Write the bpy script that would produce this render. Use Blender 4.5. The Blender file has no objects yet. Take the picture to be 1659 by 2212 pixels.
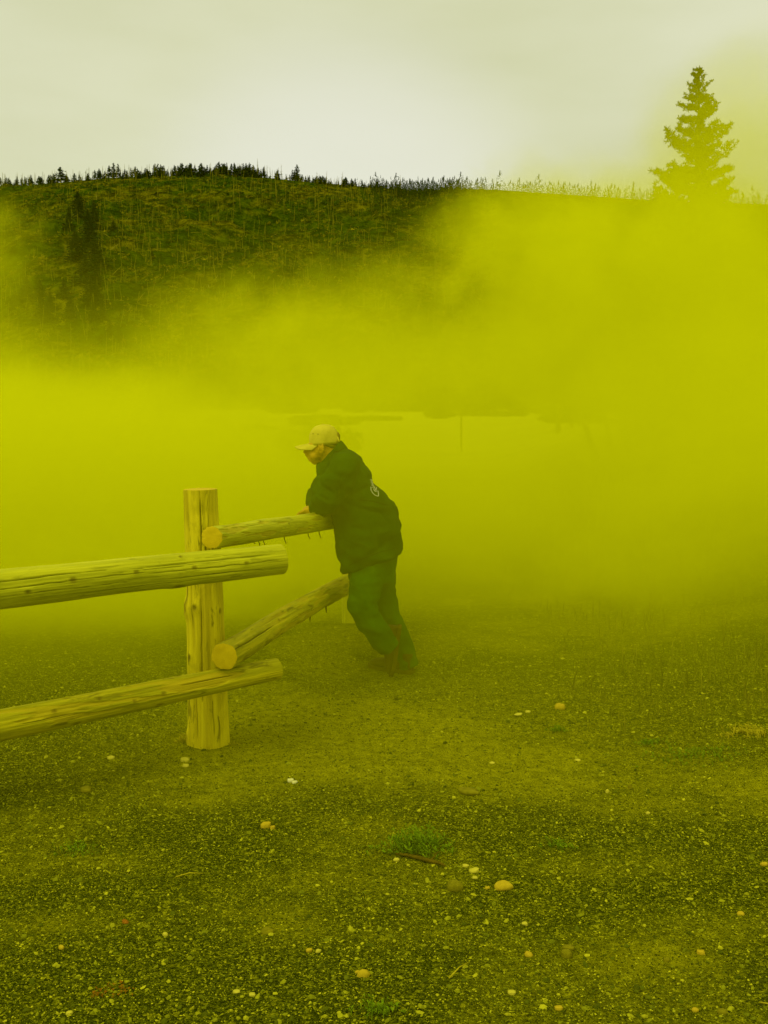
import bpy, math, random
import numpy as np
from mathutils import Vector, Matrix, Euler
from mathutils.bvhtree import BVHTree
from mathutils import noise as mnoise

SC = bpy.context.scene
COL = SC.collection
R = math.radians
# ------------------------------------------------------------------ camera
EYE = 1.6
PITCH = R(5.95)
cd = bpy.data.cameras.new('camera')
cam = bpy.data.objects.new('camera', cd); COL.objects.link(cam)
cam.location = (0, 0, EYE)
cam.rotation_euler = (R(90) - PITCH, 0, 0)
cd.sensor_fit = 'VERTICAL'; cd.sensor_height = 24; cd.lens = 24 / (2 * math.tan(R(26)))
cd.clip_start = 0.1; cd.clip_end = 6000
SC.camera = cam
# ------------------------------------------------------------------ view + engine
SC.view_settings.view_transform = 'Standard'
SC.view_settings.look = 'None'
SC.view_settings.exposure = 0.0
SC.view_settings.gamma = 1
SC.view_settings.use_curve_mapping = False
SC.render.engine = 'CYCLES'
cy = SC.cycles
cy.volume_bounces = 5
cy.max_bounces = 9
cy.diffuse_bounces = 3
cy.glossy_bounces = 2
cy.transparent_max_bounces = 8
cy.volume_step_rate = 1.0
cy.volume_max_steps = 256
cy.use_denoising = True
try:
    cy.denoiser = 'OPENIMAGEDENOISE'
except Exception:
    pass
# ------------------------------------------------------------------ world: overcast sky
SUN_EL, SUN_AZ = R(58), R(-140)         # high behind the viewpoint, soft through cloud
w = bpy.data.worlds.new('World'); SC.world = w; w.use_nodes = True
nt = w.node_tree; nt.nodes.clear()
N = nt.nodes.new; L = nt.links.new
out = N('ShaderNodeOutputWorld'); bg = N('ShaderNodeBackground'); bg.inputs['Strength'].default_value = 1.0
sky = N('ShaderNodeTexSky'); sky.sky_type = 'NISHITA'; sky.sun_disc = False
sky.sun_elevation = SUN_EL; sky.sun_rotation = SUN_AZ; sky.altitude = 2200; sky.dust_density = 4
skm = N('ShaderNodeVectorMath'); skm.operation = 'SCALE'; skm.inputs['Scale'].default_value = 0.07
L(sky.outputs[0], skm.inputs[0])
tc = N('ShaderNodeTexCoord'); sp = N('ShaderNodeSeparateXYZ'); L(tc.outputs['Generated'], sp.inputs[0])
# cloud deck: bright low down towards the sun, a little darker higher up, faint streaks
dt = N('ShaderNodeVectorMath'); dt.operation = 'DOT_PRODUCT'
sd = Vector((math.sin(R(-2)) * math.cos(R(8)), math.cos(R(-2)) * math.cos(R(8)), math.sin(R(8)))).normalized()
dt.inputs[1].default_value = sd; L(tc.outputs['Generated'], dt.inputs[0])
gl = N('ShaderNodeMapRange'); gl.interpolation_type = 'SMOOTHERSTEP'
for k, v in (('From Min', 0.972), ('From Max', 1.0), ('To Min', 0.0), ('To Max', 0.7)): gl.inputs[k].default_value = v
L(dt.outputs['Value'], gl.inputs['Value'])
mpn = N('ShaderNodeMapping'); mpn.inputs['Scale'].default_value = (1.6, 1.6, 5.5); L(tc.outputs['Generated'], mpn.inputs['Vector'])
nz = N('ShaderNodeTexNoise'); nz.inputs['Scale'].default_value = 1.7; nz.inputs['Detail'].default_value = 5; nz.inputs['Roughness'].default_value = .5
L(mpn.outputs[0], nz.inputs['Vector'])
cr = N('ShaderNodeValToRGB')
cr.color_ramp.elements[0].position = 0.30; cr.color_ramp.elements[0].color = (0.68, 0.695, 0.42, 1)
cr.color_ramp.elements[1].position = 0.72; cr.color_ramp.elements[1].color = (0.79, 0.80, 0.56, 1)
L(nz.outputs[0], cr.inputs[0])
mxg = N('ShaderNodeMix'); mxg.data_type = 'RGBA'; L(gl.outputs[0], mxg.inputs[0])
L(cr.outputs[0], mxg.inputs[6]); mxg.inputs[7].default_value = (0.88, 0.88, 0.77, 1)
mxs = N('ShaderNodeMix'); mxs.data_type = 'RGBA'; mxs.inputs[0].default_value = 0.93
L(skm.outputs[0], mxs.inputs[6]); L(mxg.outputs[2], mxs.inputs[7])
L(mxs.outputs[2], bg.inputs['Color']); L(bg.outputs[0], out.inputs[0])
w.cycles.sampling_method = 'MANUAL'; w.cycles.sample_map_resolution = 256
# ------------------------------------------------------------------ sun (through thick cloud)
sl = bpy.data.lights.new('sun', 'SUN'); sl.energy = 1.5; sl.angle = R(40); sl.color = (1.0, 0.97, 0.88)
sun = bpy.data.objects.new('sun', sl); COL.objects.link(sun)
sdir = Vector((math.sin(SUN_AZ) * math.cos(SUN_EL), math.cos(SUN_AZ) * math.cos(SUN_EL), math.sin(SUN_EL)))
sun.rotation_euler = sdir.to_track_quat('Z', 'Y').to_euler()

# ================================================================== helpers
FPX = 1106 / math.tan(R(26))
def ray(px, py):
    cx, cyy = (px - 829.5) / FPX, (1106 - py) / FPX
    c, s = math.cos(PITCH), math.sin(PITCH)
    return Vector((cx, c + cyy * s, -s + cyy * c))
def P(px, py, Y):
    """the place at distance Y ahead of the viewpoint that shows at photo position px, py"""
    d = ray(px, py); return Vector((d.x * Y / d.y, Y, EYE + d.z * Y / d.y))
def G(px, py, z=0.0):
    d = ray(px, py); t = (z - EYE) / d.z
    return Vector((d.x * t, d.y * t, z))

def tag(o, label=None, cat=None, group=None, kind=None):
    if label: o['label'] = label
    if cat: o['category'] = cat
    if group: o['group'] = group
    if kind: o['kind'] = kind
    return o
def link(name, me, mat=None, parent=None, loc=None):
    o = bpy.data.objects.new(name, me); COL.objects.link(o)
    if mat is not None and me is not None and not me.materials: me.materials.append(mat)
    if parent is not None: o.parent = parent
    if loc is not None: o.location = loc
    return o
def empty(name, loc=(0, 0, 0)):
    o = bpy.data.objects.new(name, None); COL.objects.link(o); o.location = loc; return o
def mesh(name, verts, faces, smooth=True, attrs=None):
    me = bpy.data.meshes.new(name)
    verts = np.asarray(verts, np.float32)
    if isinstance(faces, np.ndarray):
        k = faces.shape[1]; n = len(faces)
        me.vertices.add(len(verts)); me.vertices.foreach_set('co', verts.ravel())
        me.loops.add(n * k); me.loops.foreach_set('vertex_index', faces.ravel().astype(np.int32))
        me.polygons.add(n); me.polygons.foreach_set('loop_start', np.arange(0, n * k, k, dtype=np.int32))
        me.polygons.foreach_set('loop_total', np.full(n, k, np.int32))
        me.update(calc_edges=True)
    else:
        me.from_pydata([tuple(v) for v in verts], [], faces); me.update()
    me.polygons.foreach_set('use_smooth', np.full(len(me.polygons), smooth))
    for k, v in (attrs or {}).items():
        a = me.attributes.new(k, 'FLOAT', 'POINT'); a.data.foreach_set('value', np.asarray(v, np.float32))
    return me

# ---- numpy value noise (tileless, hashed)
def _h(ix, iy, iz, s):
    n = (ix * 374761393 + iy * 668265263 + iz * 2147483647 // 7 + s * 974634777) & 0xffffffff
    n = ((n ^ (n >> 13)) * 1274126177) & 0xffffffff
    return ((n ^ (n >> 16)) & 0xffff) / 65535.0
def vn(x, y, z=None, seed=0):
    x = np.asarray(x, float); y = np.asarray(y, float); z = np.zeros_like(x) if z is None else np.asarray(z, float) + 0 * x
    xi, yi, zi = np.floor(x).astype(np.int64), np.floor(y).astype(np.int64), np.floor(z).astype(np.int64)
    fx, fy, fz = x - xi, y - yi, z - zi
    fx, fy, fz = fx*fx*(3-2*fx), fy*fy*(3-2*fy), fz*fz*(3-2*fz)
    r = 0
    for a in (0, 1):
        for b in (0, 1):
            for c in (0, 1):
                r = r + _h(xi+a, yi+b, zi+c, seed) * (fx if a else 1-fx) * (fy if b else 1-fy) * (fz if c else 1-fz)
    return r
def fbm(x, y, z=None, seed=0, o=4):
    r = 0; a = .5; f = 1.0; t = 0
    for k in range(o):
        r = r + a * vn(np.asarray(x)*f, np.asarray(y)*f, None if z is None else np.asarray(z)*f, seed + k); t += a; a *= .5; f *= 2.03
    return r / t
def sstep(a, b, x):
    t = np.clip((x - a) / (b - a), 0, 1); return t*t*(3-2*t)

# ---- materials
class MB:
    def __init__(s, name, rough=.85, spec=.25):
        s.m = bpy.data.materials.new(name); s.m.use_nodes = True; s.t = s.m.node_tree
        s.b = s.t.nodes['Principled BSDF']; s.b.inputs['Roughness'].default_value = rough
        s.b.inputs['Specular IOR Level'].default_value = spec; s.b.inputs['Specular Tint'].default_value = (1, .97, .12, 1)
        s.tc = s.n('ShaderNodeTexCoord')
    def n(s, t): return s.t.nodes.new(t)
    def l(s, a, b): s.t.links.new(a, b)
    def coord(s, scale=(1, 1, 1), kind='Object'):
        m = s.n('ShaderNodeMapping'); m.inputs['Scale'].default_value = scale; s.l(s.tc.outputs[kind], m.inputs[0]); return m.outputs[0]
    def noise(s, scale, sc3=(1, 1, 1), detail=4, rough=.55, dist=0):
        n = s.n('ShaderNodeTexNoise'); n.inputs['Scale'].default_value = scale; n.inputs['Detail'].default_value = detail
        n.inputs['Roughness'].default_value = rough; n.inputs['Distortion'].default_value = dist
        s.l(s.coord(sc3), n.inputs['Vector']); return n.outputs[0]
    def voro(s, scale, sc3=(1, 1, 1), out='Distance', feat='F1'):
        n = s.n('ShaderNodeTexVoronoi'); n.feature = feat; n.inputs['Scale'].default_value = scale; s.l(s.coord(sc3), n.inputs['Vector']); return n.outputs[out]
    def attr(s, name):
        n = s.n('ShaderNodeAttribute'); n.attribute_name = name; return n.outputs['Fac']
    def ramp(s, f, *st):
        r = s.n('ShaderNodeValToRGB'); e = r.color_ramp.elements
        while len(e) < len(st): e.new(.5)
        for i, (p, c) in enumerate(st): e[i].position = p; e[i].color = (*c, 1) if len(c) == 3 else c
        s.l(f, r.inputs[0]); return r.outputs[0]
    def fac(s, f, a, b): return s.ramp(f, (a, (0, 0, 0)), (b, (1, 1, 1)))
    def mix(s, f, a, b, mode='MIX'):
        m = s.n('ShaderNodeMix'); m.data_type = 'RGBA'; m.blend_type = mode
        if isinstance(f, (int, float)): m.inputs[0].default_value = f
        else: s.l(f, m.inputs[0])
        for v, k in ((a, 6), (b, 7)):
            if isinstance(v, tuple): m.inputs[k].default_value = (*v, 1)
            else: s.l(v, m.inputs[k])
        return m.outputs[2]
    def math(s, op, a, b=0.0):
        m = s.n('ShaderNodeMath'); m.operation = op
        for v, k in ((a, 0), (b, 1)):
            if isinstance(v, (int, float)): m.inputs[k].default_value = v
            else: s.l(v, m.inputs[k])
        return m.outputs[0]
    def color(s, c):
        if isinstance(c, tuple): s.b.inputs['Base Color'].default_value = (*c, 1)
        else: s.l(c, s.b.inputs['Base Color'])
        return s
    def bump(s, h, strength=.5, dist=.01):
        b = s.n('ShaderNodeBump'); b.inputs['Strength'].default_value = strength; b.inputs['Distance'].default_value = dist
        s.l(h, b.inputs['Height']); s.l(b.outputs[0], s.b.inputs['Normal']); return s

def simple(name, c1, c2, scale, rough=.85, bump=.3, dist=.01, sc3=(1, 1, 1)):
    b = MB(name, rough, .06); n = b.noise(scale, sc3)
    b.color(b.ramp(n, (.3, c1), (.7, c2))); b.bump(n, bump, dist); return b.m

# ================================================================== ground
def ground_z(x, y):
    x = np.asarray(x, float); y = np.asarray(y, float)
    near = np.exp(-((x / 30) ** 2 + (y / 30) ** 2))
    z = (fbm(x * .9, y * .9, seed=3) - .5) * .07 * near
    z = z + (fbm(x * 4, y * 4, seed=9) - .5) * .028 * near
    z = z + (fbm(x * 14, y * 14, seed=5, o=2) - .5) * .010 * near
    z = z + .035 * np.exp(-(((x + .80) / .16) ** 2 + ((y - 4.76) / .16) ** 2)) * (.5 + fbm(x * 9, y * 9, seed=6))   # earth heaped at the post
    z = z + .09 * np.exp(-(((x + .2) / .7) ** 2 + ((y - 6.95) / .5) ** 2))                     # mound at the far post
    z = z + 1.25 * sstep(1.1, 5.6, x - .04 * y) * sstep(4, 9.5, y) * np.exp(-(y / 60) ** 2) * sstep(20, 8, x)   # low berm on the right
    g_ = np.exp(-(((x - .05) / .55) ** 2 + ((y - 6.15) / .45) ** 2)); z = z * (1 - g_) - .045 * g_         # trodden hollow where the man stands
    z = z + (fbm(x * .02, y * .02, seed=21) - .5) * 1.2 * sstep(35, 120, y)                    # far flats roll gently
    return z
def axis(a, b, c0, n, fine):
    """coordinates from a to b, spaced finely round c0"""
    t = np.linspace(-1, 1, n); k = 7.5
    s = np.sinh(k * t) / math.sinh(k)
    return np.where(s < 0, c0 + (c0 - a) * s, c0 + (b - c0) * s)
def blend_axis(segs):
    return np.concatenate([np.linspace(a, b, n, endpoint=False) if lin else np.geomspace(a, b, n, endpoint=False) for a, b, n, lin in segs])
ys = np.concatenate([[-2500, -800, -200, -60, -15, -4, 0, 1], np.linspace(2.0, 9, 260, endpoint=False), np.geomspace(9, 300, 150, endpoint=False), [300, 420, 600, 1000, 1600, 2600]])
xh = np.concatenate([np.linspace(0, 3.2, 105, endpoint=False), np.geomspace(3.2, 160, 70, endpoint=False), [160, 250, 400, 800, 1500, 2500]])
xs = np.concatenate([-xh[:0:-1], xh])
X, Y = np.meshgrid(xs, ys); Z = ground_z(X, Y)
nx, ny = len(xs), len(ys)
idx = np.arange(nx * ny).reshape(ny, nx)
F = np.stack([idx[:-1, :-1], idx[:-1, 1:], idx[1:, 1:], idx[1:, :-1]], -1).reshape(-1, 4)
# pale dry crust here and there
def dust_at(x, y):
    d = sstep(.52, .68, fbm(x * 1.5 + 7, y * 1.9, seed=31, o=5)) * .38
    for px, py, sx, sy, a in ((820, 1600, 1.6, .6, .60), (1100, 1650, 1.1, .5, .45), (880, 1490, 1.6, .5, .5), (700, 1560, .65, .40, 1.0), (860, 1580, .30, .16, 1.0), (560, 1660, .6, .28, .8), (390, 1720, .28, .12, .7), (1060, 1650, .45, .2, .7),
                              (620, 1530, .35, .2, .8), (210, 1860, .20, .10, .6), (620, 1990, .13, .12, .8), (500, 1960, .14, .05, .6), (1490, 1745, .3, .12, .7), (1300, 1870, .3, .1, .6),
                              (1560, 2010, .3, .12, .6), (1400, 2070, .2, .1, .6), (830, 2010, .2, .08, .5), (640, 1910, .3, .1, .35), (180, 1990, .25, .08, .5), (1650, 1690, .3, .2, .5)):
        c = G(px, py); q = ((x - c.x) / sx) ** 2 + ((y - c.y) / sy) ** 2
        d = d + a * np.exp(-q) * (.35 + .95 * fbm(x * 5, y * 9, seed=17))
    return np.clip(d, 0, 1)
dust = dust_at(X, Y)
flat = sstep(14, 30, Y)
gm = MB('gravel_earth', .95, .0)
fine = gm.noise(130, detail=5, rough=.8)
mid = gm.noise(22, detail=6, rough=.65)
v = gm.voro(120)
vc = gm.n('ShaderNodeTexVoronoi'); vc.inputs['Scale'].default_value = 120; gm.l(gm.coord(), vc.inputs['Vector'])
sv = gm.n('ShaderNodeSeparateColor'); gm.l(vc.outputs['Color'], sv.inputs[0])
dark = gm.ramp(fine, (.42, (.007, .013, .0002)), (.53, (.085, .108, .0008)), (.62, (.42, .43, .002)))
grit = gm.ramp(sv.outputs[0], (.0, (.014, .024, .0004)), (.45, (.070, .090, .001)), (.78, (.34, .35, .002)), (1.0, (.60, .58, .008)))
base = gm.mix(gm.fac(mid, .40, .62), dark, grit)
pale = gm.ramp(mid, (.3, (.30, .29, .0015)), (.75, (.62, .58, .004)))
df = gm.math('MULTIPLY', gm.attr('dust'), gm.ramp(fine, (.36, (.35, .35, .35)), (.56, (1, 1, 1))))
base = gm.mix(df, base, pale)
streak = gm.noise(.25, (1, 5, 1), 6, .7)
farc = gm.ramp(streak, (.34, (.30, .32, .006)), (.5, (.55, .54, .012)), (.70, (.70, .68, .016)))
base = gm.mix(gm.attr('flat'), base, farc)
gm.color(base)
hgt = gm.math('ADD', gm.math('MULTIPLY', v, -.5), gm.math('MULTIPLY', fine, 1.0))
gm.bump(hgt, 1.0, .02)
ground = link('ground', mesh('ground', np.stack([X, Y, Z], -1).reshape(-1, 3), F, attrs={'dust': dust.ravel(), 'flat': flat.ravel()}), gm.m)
tag(ground, kind='structure')

# ================================================================== hillside
RX = np.array([-1500, -300, 0, 60, 140, 230, 300, 400, 500, 550, 600, 660, 720, 800, 900, 1000, 1080, 1160, 1300, 1450, 1660, 2000, 3200])
RY = np.array([470, 415, 395, 393, 386, 377, 375, 372, 372, 374, 379, 385, 390, 397, 405, 401, 403, 409, 418, 428, 434, 440, 460])
YR = 700.0
rp = [P(a, b, YR) for a, b in zip(RX, RY)]
rxw = np.array([p.x for p in rp]); rzw = np.array([p.z for p in rp])
def hill_z(x, y):
    x = np.asarray(x, float); y = np.asarray(y, float)
    Hr = np.interp(x * YR / np.maximum(y, 100), rxw, rzw)          # ridge seen along the same bearing keeps its outline
    Hr2 = np.interp(x, rxw, rzw); Hr = np.where(y > YR, Hr2, Hr * .5 + Hr2 * .5)
    t = (y - 235) / (YR - 235)
    tt = np.clip(t, 0, 1)
    prof = np.where(t <= 1, tt ** 1.15, 1 - .00045 * (y - YR) * 1.0)
    z = Hr * prof
    g = np.clip(t * 3, 0, 1) * np.clip((1 - tt) * 5, 0, 1)
    z = z + g * ((fbm(x * .012, y * .016, seed=41, o=5) - .5) * 34 + (fbm(x * .06, y * .06, seed=43, o=4) - .5) * 9)
    gully = np.exp(-((x + 165 + (y - 430) * .42 + 14 * (fbm(y * .02, y * 0, seed=8) - .5)) / 14) ** 2)   # the wooded gully on the left
    z = z - g * gully * 9
    return z - 2
hx = np.concatenate([np.linspace(-1500, -420, 30, endpoint=False), np.linspace(-420, 420, 300, endpoint=False), np.linspace(420, 1700, 40)])
hy = np.concatenate([np.linspace(225, 720, 230, endpoint=False), np.linspace(720, 1500, 20)])
HX, HY = np.meshgrid(hx, hy); HZ = hill_z(HX, HY)
n1, n2 = len(hx), len(hy)
idx = np.arange(n1 * n2).reshape(n2, n1)
HF = np.stack([idx[:-1, :-1], idx[:-1, 1:], idx[1:, 1:], idx[1:, :-1]], -1).reshape(-1, 4)
hm = MB('hillside_scrub', .95, 0)
a1 = hm.noise(.028, detail=9, rough=.72); a2 = hm.noise(.16, detail=9, rough=.8); a3 = hm.noise(1.1, (1, 1, .3), 5, .8)
gr = hm.ramp(a2, (.38, (.004, .014, .0002)), (.49, (.026, .062, .0004)), (.60, (.085, .13, .0008)))
br = hm.ramp(a2, (.38, (.014, .016, .0003)), (.49, (.085, .085, .0006)), (.60, (.26, .24, .0018)))
hc = hm.mix(hm.fac(a1, .43, .57), gr, br)
hc = hm.mix(hm.math('MULTIPLY', hm.fac(a3, .62, .72), .7), hc, (.34, .31, .002))
hm.color(hc); hm.bump(a2, 1.0, 4.0)
hill = link('hillside', mesh('hillside', np.stack([HX, HY, HZ], -1).reshape(-1, 3), HF), hm.m)
tag(hill, kind='structure')
_Yc = np.linspace(240, 760, 261)
def hill_hit(px, py):
    d = ray(px, py); xw = d.x * _Yc / d.y; zw = EYE + d.z * _Yc / d.y
    k = np.nonzero(hill_z(xw, _Yc) >= zw)[0]
    return Vector((xw[k[0]], _Yc[k[0]], zw[k[0]])) if len(k) else None

# ---- tree materials
needle_dark = simple('needles_dark', (.008, .020, .0002), (.038, .070, .0006), 3.0, .9, .2)
needle_mid = simple('needles_mid', (.02, .032, .0006), (.06, .085, .002), 3.0, .9, .2)
snag_mat = simple('dead_wood', (.14, .13, .003), (.30, .27, .006), 2.0, .9, .2)
burnt_mat = simple('charred_wood', (.02, .02, .0005), (.06, .055, .001), 2.0, .9, .2)

def tube(path, rad, ns=6, v=None, f=None, cap=True):
    """rings of radius rad along path, appended to v and f"""
    v = [] if v is None else v; f = [] if f is None else f
    pts = [Vector(p) for p in path]; base = len(v)
    up = None
    for i, p in enumerate(pts):
        d = (pts[min(i+1, len(pts)-1)] - pts[max(i-1, 0)]).normalized()
        if up is None: up = Vector((0, 0, 1)) if abs(d.z) < .9 else Vector((1, 0, 0))
        s = d.cross(up).normalized(); u = s.cross(d).normalized(); up = u
        r = rad[i] if hasattr(rad, '__len__') else rad
        for k in range(ns):
            a = 2 * math.pi * k / ns
            v.append(tuple(p + s * math.cos(a) * r + u * math.sin(a) * r))
    for i in range(len(pts)-1):
        for k in range(ns):
            a = base + i*ns + k; b = base + i*ns + (k+1) % ns
            f.append((a, b, b+ns, a+ns))
    if cap:
        f.append(tuple(base + k for k in reversed(range(ns)))); e = base + (len(pts)-1)*ns
        f.append(tuple(e + k for k in range(ns)))
    return v, f

def conifer_crown(h, wid, nb, seed, bare=.15, ragged=.4, fat=1.0):
    rng = random.Random(seed); v = []; f = []
    for i in range(nb):
        t = bare + (1 - bare) * (i / nb) ** .9
        z = h * t; reach = wid * (1 - t) ** .8 * rng.uniform(1 - ragged, 1.15) + wid * .06
        a = rng.uniform(0, 6.283); dz = -reach * rng.uniform(-.1, .35)
        tip = Vector((math.cos(a) * reach, math.sin(a) * reach, z + dz)); root = Vector((0, 0, z + h * .03))
        d = tip - root; s = d.cross(Vector((0, 0, 1))).normalized()
        for k in range(3):
            c = root + d * (.35 + .3 * k) + Vector((rng.uniform(-1, 1), rng.uniform(-1, 1), rng.uniform(-1, 1))) * reach * .10
            r = (reach * .30 * (1 - .2 * k) + h * .012) * fat; b = len(v)
            for q in range(4):
                o = Vector((rng.uniform(-1, 1), rng.uniform(-1, 1), rng.uniform(-.6, .6))) * r
                v.append(tuple(c + o))
            f += [(b, b+1, b+2), (b, b+2, b+3), (b, b+3, b+1), (b+1, b+3, b+2)]
    # leader
    v, f = tube([(0, 0, h * .75), (0, 0, h)], [h * .02, h * .004], 4, v, f)
    return mesh('crown', v, f, False)
def trunk_mesh(h, r, lean=0, seed=0, top=.15, ns=6):
    rng = random.Random(seed); pts = []; rr = []
    for i in range(6):
        t = i / 5; pts.append((lean * h * t * t + rng.uniform(-.005, .005) * h, rng.uniform(-.005, .005) * h, h * t)); rr.append(r * (1 - (1 - top) * t))
    v, f = tube(pts, rr, ns); return mesh('trunk', v, f)

# ---- the trees along the ridge
rng = random.Random(11)
crowns = [conifer_crown(8, 1.9 + .4 * (k % 4), 66, 100 + k, .05 + .05 * (k % 3), .5, 1.5) for k in range(8)]
for c in crowns: c.materials.append(needle_dark)
trunks = [trunk_mesh(8, .13, 0, k) for k in range(3)]
for c in trunks: c.materials.append(burnt_mat)
snags = []
for k in range(6):
    v, f = tube([(0, 0, 0), (.05 * k, 0, 4), (.12 * (k - 2), .05, 8)], [.17, .13, .05], 5)
    r2 = random.Random(k)
    for j in range(7):
        z = r2.uniform(2.5, 7.5); a = r2.uniform(0, 6.28); l = r2.uniform(.4, 1.0)
        v, f = tube([(0, 0, z), (math.cos(a) * l, math.sin(a) * l, z + r2.uniform(-.2, .4))], [.05, .02], 3, v, f)
    m_ = mesh('snag', v, f); m_.materials.append(snag_mat); snags.append(m_)
crowns1 = [bpy.data.meshes.new_from_object(bpy.data.objects.new('x', c)) for c in crowns]
def joined_tree(ci, ti):
    """one far tree as a single mesh: crown and trunk keep their own materials"""
    c, t = crowns[ci], trunks[ti]
    v = [tuple(x.co) for x in c.vertices] + [tuple(x.co) for x in t.vertices]; o = len(c.vertices)
    f = [tuple(p.vertices) for p in c.polygons] + [tuple(i + o for i in p.vertices) for p in t.polygons]
    m_ = bpy.data.meshes.new('conifer'); m_.from_pydata(v, [], f); m_.materials.append(needle_dark); m_.materials.append(burnt_mat)
    mi = [0] * len(c.polygons) + [1] * len(t.polygons); m_.polygons.foreach_set('material_index', mi); m_.update(); return m_
farm = [joined_tree(k, k % 3) for k in range(8)]
def ridge_tree(px, hpx, kind, wide=1.0, dy=0):
    yy = float(np.interp(px, RX, RY)); p = P(px, yy, YR + dy); z = float(hill_z(p.x, p.y)) - .4
    h = hpx / FPX * (YR + dy)
    me = rng.choice(snags) if kind == 'snag' else rng.choice(farm)
    o = link('standing_snag' if kind == 'snag' else 'ridge_conifer', me, loc=(p.x, p.y, z))
    s = h / 8; o.scale = (s * wide, s * wide, s); o.rotation_euler = (rng.uniform(-.04, .04), rng.uniform(-.04, .04), rng.uniform(0, 6.28))
    sec = ('far left of the ridge, left of the short broad conifer' if px < 116 else 'left part of the ridge, around the bushy double conifer' if px < 280 else
           'high middle of the ridge where the trees are densest' if px < 570 else 'falling crest around the lone tall conifer' if px < 720 else 'right end of the ridge just before the steam')
    if kind == 'snag': tag(o, 'thin dead snag on the ' + sec, 'tree', 'dead snags on the ' + sec)
    else: tag(o, 'small dark conifer on the ' + sec, 'tree', 'small conifers on the ' + sec)
    return o
sp_l = {132: 'short broad conifer on the ridge above the wooded gully at left', 245: 'bushy double conifer, the widest clump on the left half of the ridge',
        641: 'lone tall conifer standing above the bare ridge dip left of centre'}
for px, hp, wd in ((132, 32, 1.7), (116, 20, 1.3), (641, 34, 1.0), (245, 31, 1.7), (255, 29, 1.3), (235, 26, 1.2)):
    o = ridge_tree(px, hp, 'c', wd)
    if px in sp_l: o['label'] = sp_l[px]; del o['group']
x = -8
while x < 865:
    dens = 1.0 if 290 < x < 560 else (.8 if 740 < x < 860 else .5)
    if 560 < x < 740: dens = .5
    if rng.random() < dens:
        tall = 27 if 330 < x < 560 else (21 if x < 700 else 17)
        ridge_tree(x, rng.uniform(.5, 1.1) * tall, 'c', rng.uniform(.8, 1.5), rng.uniform(-8, 8))
    if rng.random() < (.75 if x < 760 else .35):
        ridge_tree(x + rng.uniform(-2, 2), rng.uniform(10, 30) if x < 600 else rng.uniform(8, 20), 'snag', rng.uniform(.8, 1.2), rng.uniform(-8, 8))
    x += rng.uniform(2.0, 4.4)
# right-hand ridge: a continuous distant forest
def merge_meshes(items, name, mats):
    V = []; Fa = []; MI = []; o = 0
    cache = {}
    for me, M, mi in items:
        if me.name not in cache:
            co = np.empty(len(me.vertices) * 3); me.vertices.foreach_get('co', co)
            cache[me.name] = (co.reshape(-1, 3), [tuple(p.vertices) for p in me.polygons])
        co, fs = cache[me.name]; A = np.array(M)
        V.append(co @ A[:3, :3].T + A[:3, 3]); Fa += [tuple(i + o for i in f) for f in fs]; MI += [mi] * len(fs); o += len(co)
    m_ = bpy.data.meshes.new(name); m_.from_pydata(np.concatenate(V).tolist(), [], Fa)
    for q in mats: m_.materials.append(q)
    m_.polygons.foreach_set('material_index', MI); m_.update(); return m_
lowcrown = [conifer_crown(8, 1.5, 16, 300 + k, .05, .4) for k in range(4)]
items = []
for i in range(900):
    px = rng.uniform(800, 1720) if i % 5 else rng.uniform(855, 1000); dy = rng.uniform(-45, 10) if i % 3 else rng.uniform(-2, 6)
    p = P(px, float(np.interp(px, RX, RY)), YR + dy); s = rng.uniform(.6, 1.25)
    if rng.random() < .06: s *= 1.5
    p.z = float(hill_z(p.x, p.y)) - .5
    items.append((rng.choice(lowcrown), Matrix.Translation(p) @ Matrix.Rotation(rng.uniform(0, 6.28), 4, 'Z') @ Matrix.Diagonal((s * 1.7, s * 1.7, s * .9, 1)), 0))
for i in range(420):
    px, py = rng.uniform(770, 1010), rng.uniform(402, 500)
    if px < 800 + (py - 402) * .5 * rng.random(): continue
    p = hill_hit(px, py)
    if p is None: continue
    s = rng.uniform(.55, 1.2); items.append((rng.choice(lowcrown), Matrix.Translation(p) @ Matrix.Rotation(rng.uniform(0, 6.28), 4, 'Z') @ Matrix.Diagonal((s, s, s, 1)), 0))
fo = link('ridge_forest', merge_meshes(items, 'ridge_forest', [needle_dark]))
tag(fo, 'dark unbroken conifer forest along the right half of the ridge', 'forest', kind='stuff')

# standing burnt trunks on the slope below the dip
for i in range(210):
    px = rng.gauss(740, 75) if i < 60 else rng.uniform(180, 870); py = (rng.uniform(405, 478) if i < 60 else rng.uniform(395, 640)) + (px - 760) * .08
    if px > 870 or px < 560 and i < 60: continue
    p = hill_hit(px, py)
    if p is None: continue
    hp = rng.uniform(16, 42); s = hp / FPX * p.y / 8
    o = link('slope_snag', rng.choice(snags), loc=p - Vector((0, 0, .3))); o.scale = (s * .75, s * .75, s); o.rotation_euler = (rng.uniform(-.06, .06), rng.uniform(-.06, .06), rng.uniform(0, 6))
    tag(o, *(('pale dead trunk in the stand on the slope below the lone tall conifer', 'tree', 'dead trunks below the lone conifer') if px > 600 and py < 480 else
            ('thin dead trunk on the left slope beside the wooded gully', 'tree', 'dead trunks beside the gully') if px < 330 else
            ('thin dead trunk on the open middle of the hillside', 'tree', 'dead trunks on the middle of the hillside') if px < 600 else
            ('thin dead trunk low on the right of the hillside near the steam', 'tree', 'dead trunks low on the right of the hillside')))
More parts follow.
